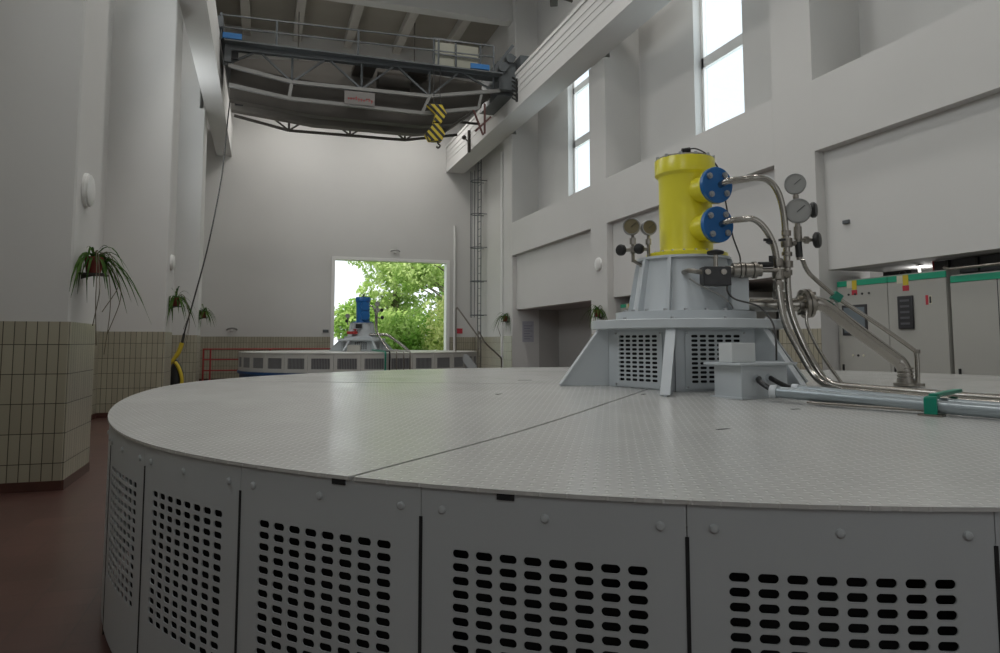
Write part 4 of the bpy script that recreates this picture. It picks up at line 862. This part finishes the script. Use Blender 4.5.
spider_plant((XP+.135, 16.75, 2.26), (1, 0, 0), 1.15, 'spider plant in a red pot on the second left pier|dark shelf bracket under the plant on the second left pier', 5, 3)
spider_plant((XP+.135, 24.4, 2.26), (1, 0, 0), 1.2, 'small bushy plant on the third left pier by the back wall|dark shelf bracket under the plant on the third left pier', 8, 0)
spider_plant((XR-.135, 23.95, 2.22), (-1, 0, 0), 1.15, 'green potted plant on the rear right tiled pier by the ladder|dark shelf bracket under the plant on the rear right pier', 11, 2)
spider_plant((XR-.135, 16.6, 2.14), (-1, 0, 0), 1.1, 'green and reddish potted plant on the pier just behind the pedestal|dark shelf bracket under the plant behind the pedestal', 13, 0)
# sagging cable and the black and yellow hoist pendant between the second and third left piers
tag(MB().tube(smooth_path([(-1.15, 24.0, 9.5), (-1.17, 23.0, 8.2), (-1.20, 21.5, 6.2), (-1.42, 20.5, 4.1), (-1.72, 20.1, 2.5), (-1.86, 20.0, 1.85), (-1.93, 20, 1.47)], 8), [.02]*43+[.035]*6, 8).build('hanging_cable', CABLE), 'long dark cable hanging slack from the crane down to the floor on the left', 'cable')
hp = empty('hose_bundle', (-2.1, 20.0, 0), 'black bundle with a yellow sleeve hanging beside the second left pier', 'hose bundle')
MB().tube(smooth_path([(-1.93, 20.0, 1.48), (-2.0, 20.0, 1.25), (-2.12, 20.0, 1.05), (-2.2, 20.0, .95)], 6), [.055]*10+[.045]*9, 10).build('yellow_sleeve', YELP, hp)
MB().lathe([(.05, .05), (.17, .08), (.20, .4), (.17, .75), (.10, .95), (.03, 1.05)], (-2.04, 20.0, 0), (0, 0, 1), 14).build('black_bag', BLACK, hp)
MB().tube(smooth_path([(-2.06, 19.80, 1.0), (-1.96, 19.78, .85), (-1.88, 19.78, .55), (-1.92, 19.78, .2)], 6), .045, 8).build('yellow_strap', YELP, hp)
tag(MB().tube([(-2.0, 24.0+1.4, 8.6), (-1.99, 25.4, 1.6)], .02, 6).build('wall_conduit', CRANEL), 'slim grey conduit running down the wall behind the third left pier', 'pipe')
def oval(c, label, nm='emergency_lamp', s_=.19):
    o = empty(nm, c, label, 'lamp', 'oval bulkhead lamps'); MB().lathe([(.05, -.03), (.05, .03)], c, (0, -1, 0), 12).build('base', WHITE, o)
    m = MB(); m.tube([Vector(c)+Vector((s_*math.cos(a), -.05, s_*.45*math.sin(a))) for a in [PI*k/14 for k in range(15)]], .03, 8); m.build('shade', GAUGE, o)
oval((5.22, 29.96, 5.27), 'small grey oval lamp on the back wall above the gate'); oval((-1.12, 29.96, 1.95), 'small pale oval lamp on the back wall above the red railing')
tag(MB().box((2.32, 29.95, 1.88), (2.55, 29.999, 2.0)).build('switch_box', CRANE), 'small dark switch box left of the gate', 'switch')
tag(MB().box((7.92, 29.95, 1.86), (8.16, 29.999, 2.08)).build('red_notice', REDP), 'small red notice right of the gate', 'notice')
tag(MB().box((8.33, 8.56, 3.28), (8.369, 8.68, 3.34)).build('sensor_box', CRANE, bevel=.008), 'tiny grey sensor on the large white wall panel', 'sensor')

# ------------------------------------------------------------------ outside the gate
struct('ground', MB().box((-60, 30.36, -.15), (80, 130, -.02)), GRASS)
def leaves(name, blobs, n_, size, m_, parent, seed):
    rs = np.random.RandomState(seed); wts = np.array([b[3]**2 for b in blobs]); idx = rs.choice(len(blobs), n_, p=wts/wts.sum())
    d = rs.normal(size=(n_, 3)); d /= np.linalg.norm(d, axis=1)[:, None]; rr = rs.uniform(.35, 1, n_)**.5
    B = np.array(blobs); c = B[idx, :3] + d*(B[idx, 3]*rr)[:, None]*np.array([1, 1, .8])
    u = rs.normal(size=(n_, 3)); u /= np.linalg.norm(u, axis=1)[:, None]; v = np.cross(u, rs.normal(size=(n_, 3))); v /= np.linalg.norm(v, axis=1)[:, None]
    s_ = size*rs.uniform(.6, 1.3, n_)[:, None]; V = np.stack([c-u*s_, c-v*s_*.5, c+u*s_, c+v*s_*.5], 1).reshape(-1, 3)
    me = bpy.data.meshes.new(name); me.from_pydata(V.tolist(), [], np.arange(n_*4).reshape(-1, 4).tolist()); me.materials.append(m_); me.update()
    o = bpy.data.objects.new(name, me); COL.objects.link(o); o.parent = parent; o.matrix_parent_inverse = Matrix.Translation(parent.location).inverted(); return o
def tree(x, y, h_, label, lm, seed, n_=5000, spread=3.5, zlow=1.5, size=.17, lean=0, nb=26):
    rnd = random.Random(seed); o = empty('tree', (x, y, 0), label, 'tree', 'trees outside the gate'); m = MB(); blobs = []
    m.tube(smooth_path([(x, y, 0), (x+lean*.3, y, h_*.25), (x+lean*.6, y+.2, h_*.5), (x+lean, y, h_*.9)], 5), [.30-.012*i for i in range(16)], 9)
    for i in range(nb):
        z = rnd.uniform(zlow, h_); a = rnd.uniform(0, 2*PI); q = 1-abs((z-zlow)/(h_-zlow)-.45)*1.3; r = spread*max(.25, q)*rnd.uniform(.35, 1); bx, by = x+lean*z/h_+r*math.cos(a), y+r*math.sin(a)
        blobs.append((bx, by, z, rnd.uniform(.7, 1.35)))
        z0 = max(.8, z-r*.6); m.tube([(x+lean*z0/h_*.8, y, z0), (x*.5+bx*.5, y*.5+by*.5, (z0+z)/2+.1), (bx, by, z)], [.07, .05, .02], 5)
    m.build('trunk', BARK, o); leaves('crown', blobs, n_, size, lm, o, seed)
tree(11.3, 43, 10.5, 'large pale green tree filling the right of the open gate', TREE1, 2, 12000, 4.3, 1.6, nb=50)
tree(8.3, 47, 11, 'tall light green tree behind the blue cylinder, with sky showing through', TREE1, 7, 6000, 3.2, 2.6, nb=24)
tree(9.8, 37.5, 3.4, 'low yellow-green bush at the right of the gate opening', TREE3, 12, 3200, 1.6, .8, .13, nb=14)
tree(4.6, 41, 3.1, 'bright green bush at the left edge of the gate opening', TREE2, 15, 4200, 1.5, .4, .14, nb=14)
tree(7.6, 40, 3.3, 'mid green bush low behind the far pedestal', TREE2, 18, 4500, 2.0, .5, .14, nb=16)
tree(14.5, 52, 12, 'darker green tree far behind the others', TREE2, 21, 5000, 4.2, 1.5, .22, nb=24)
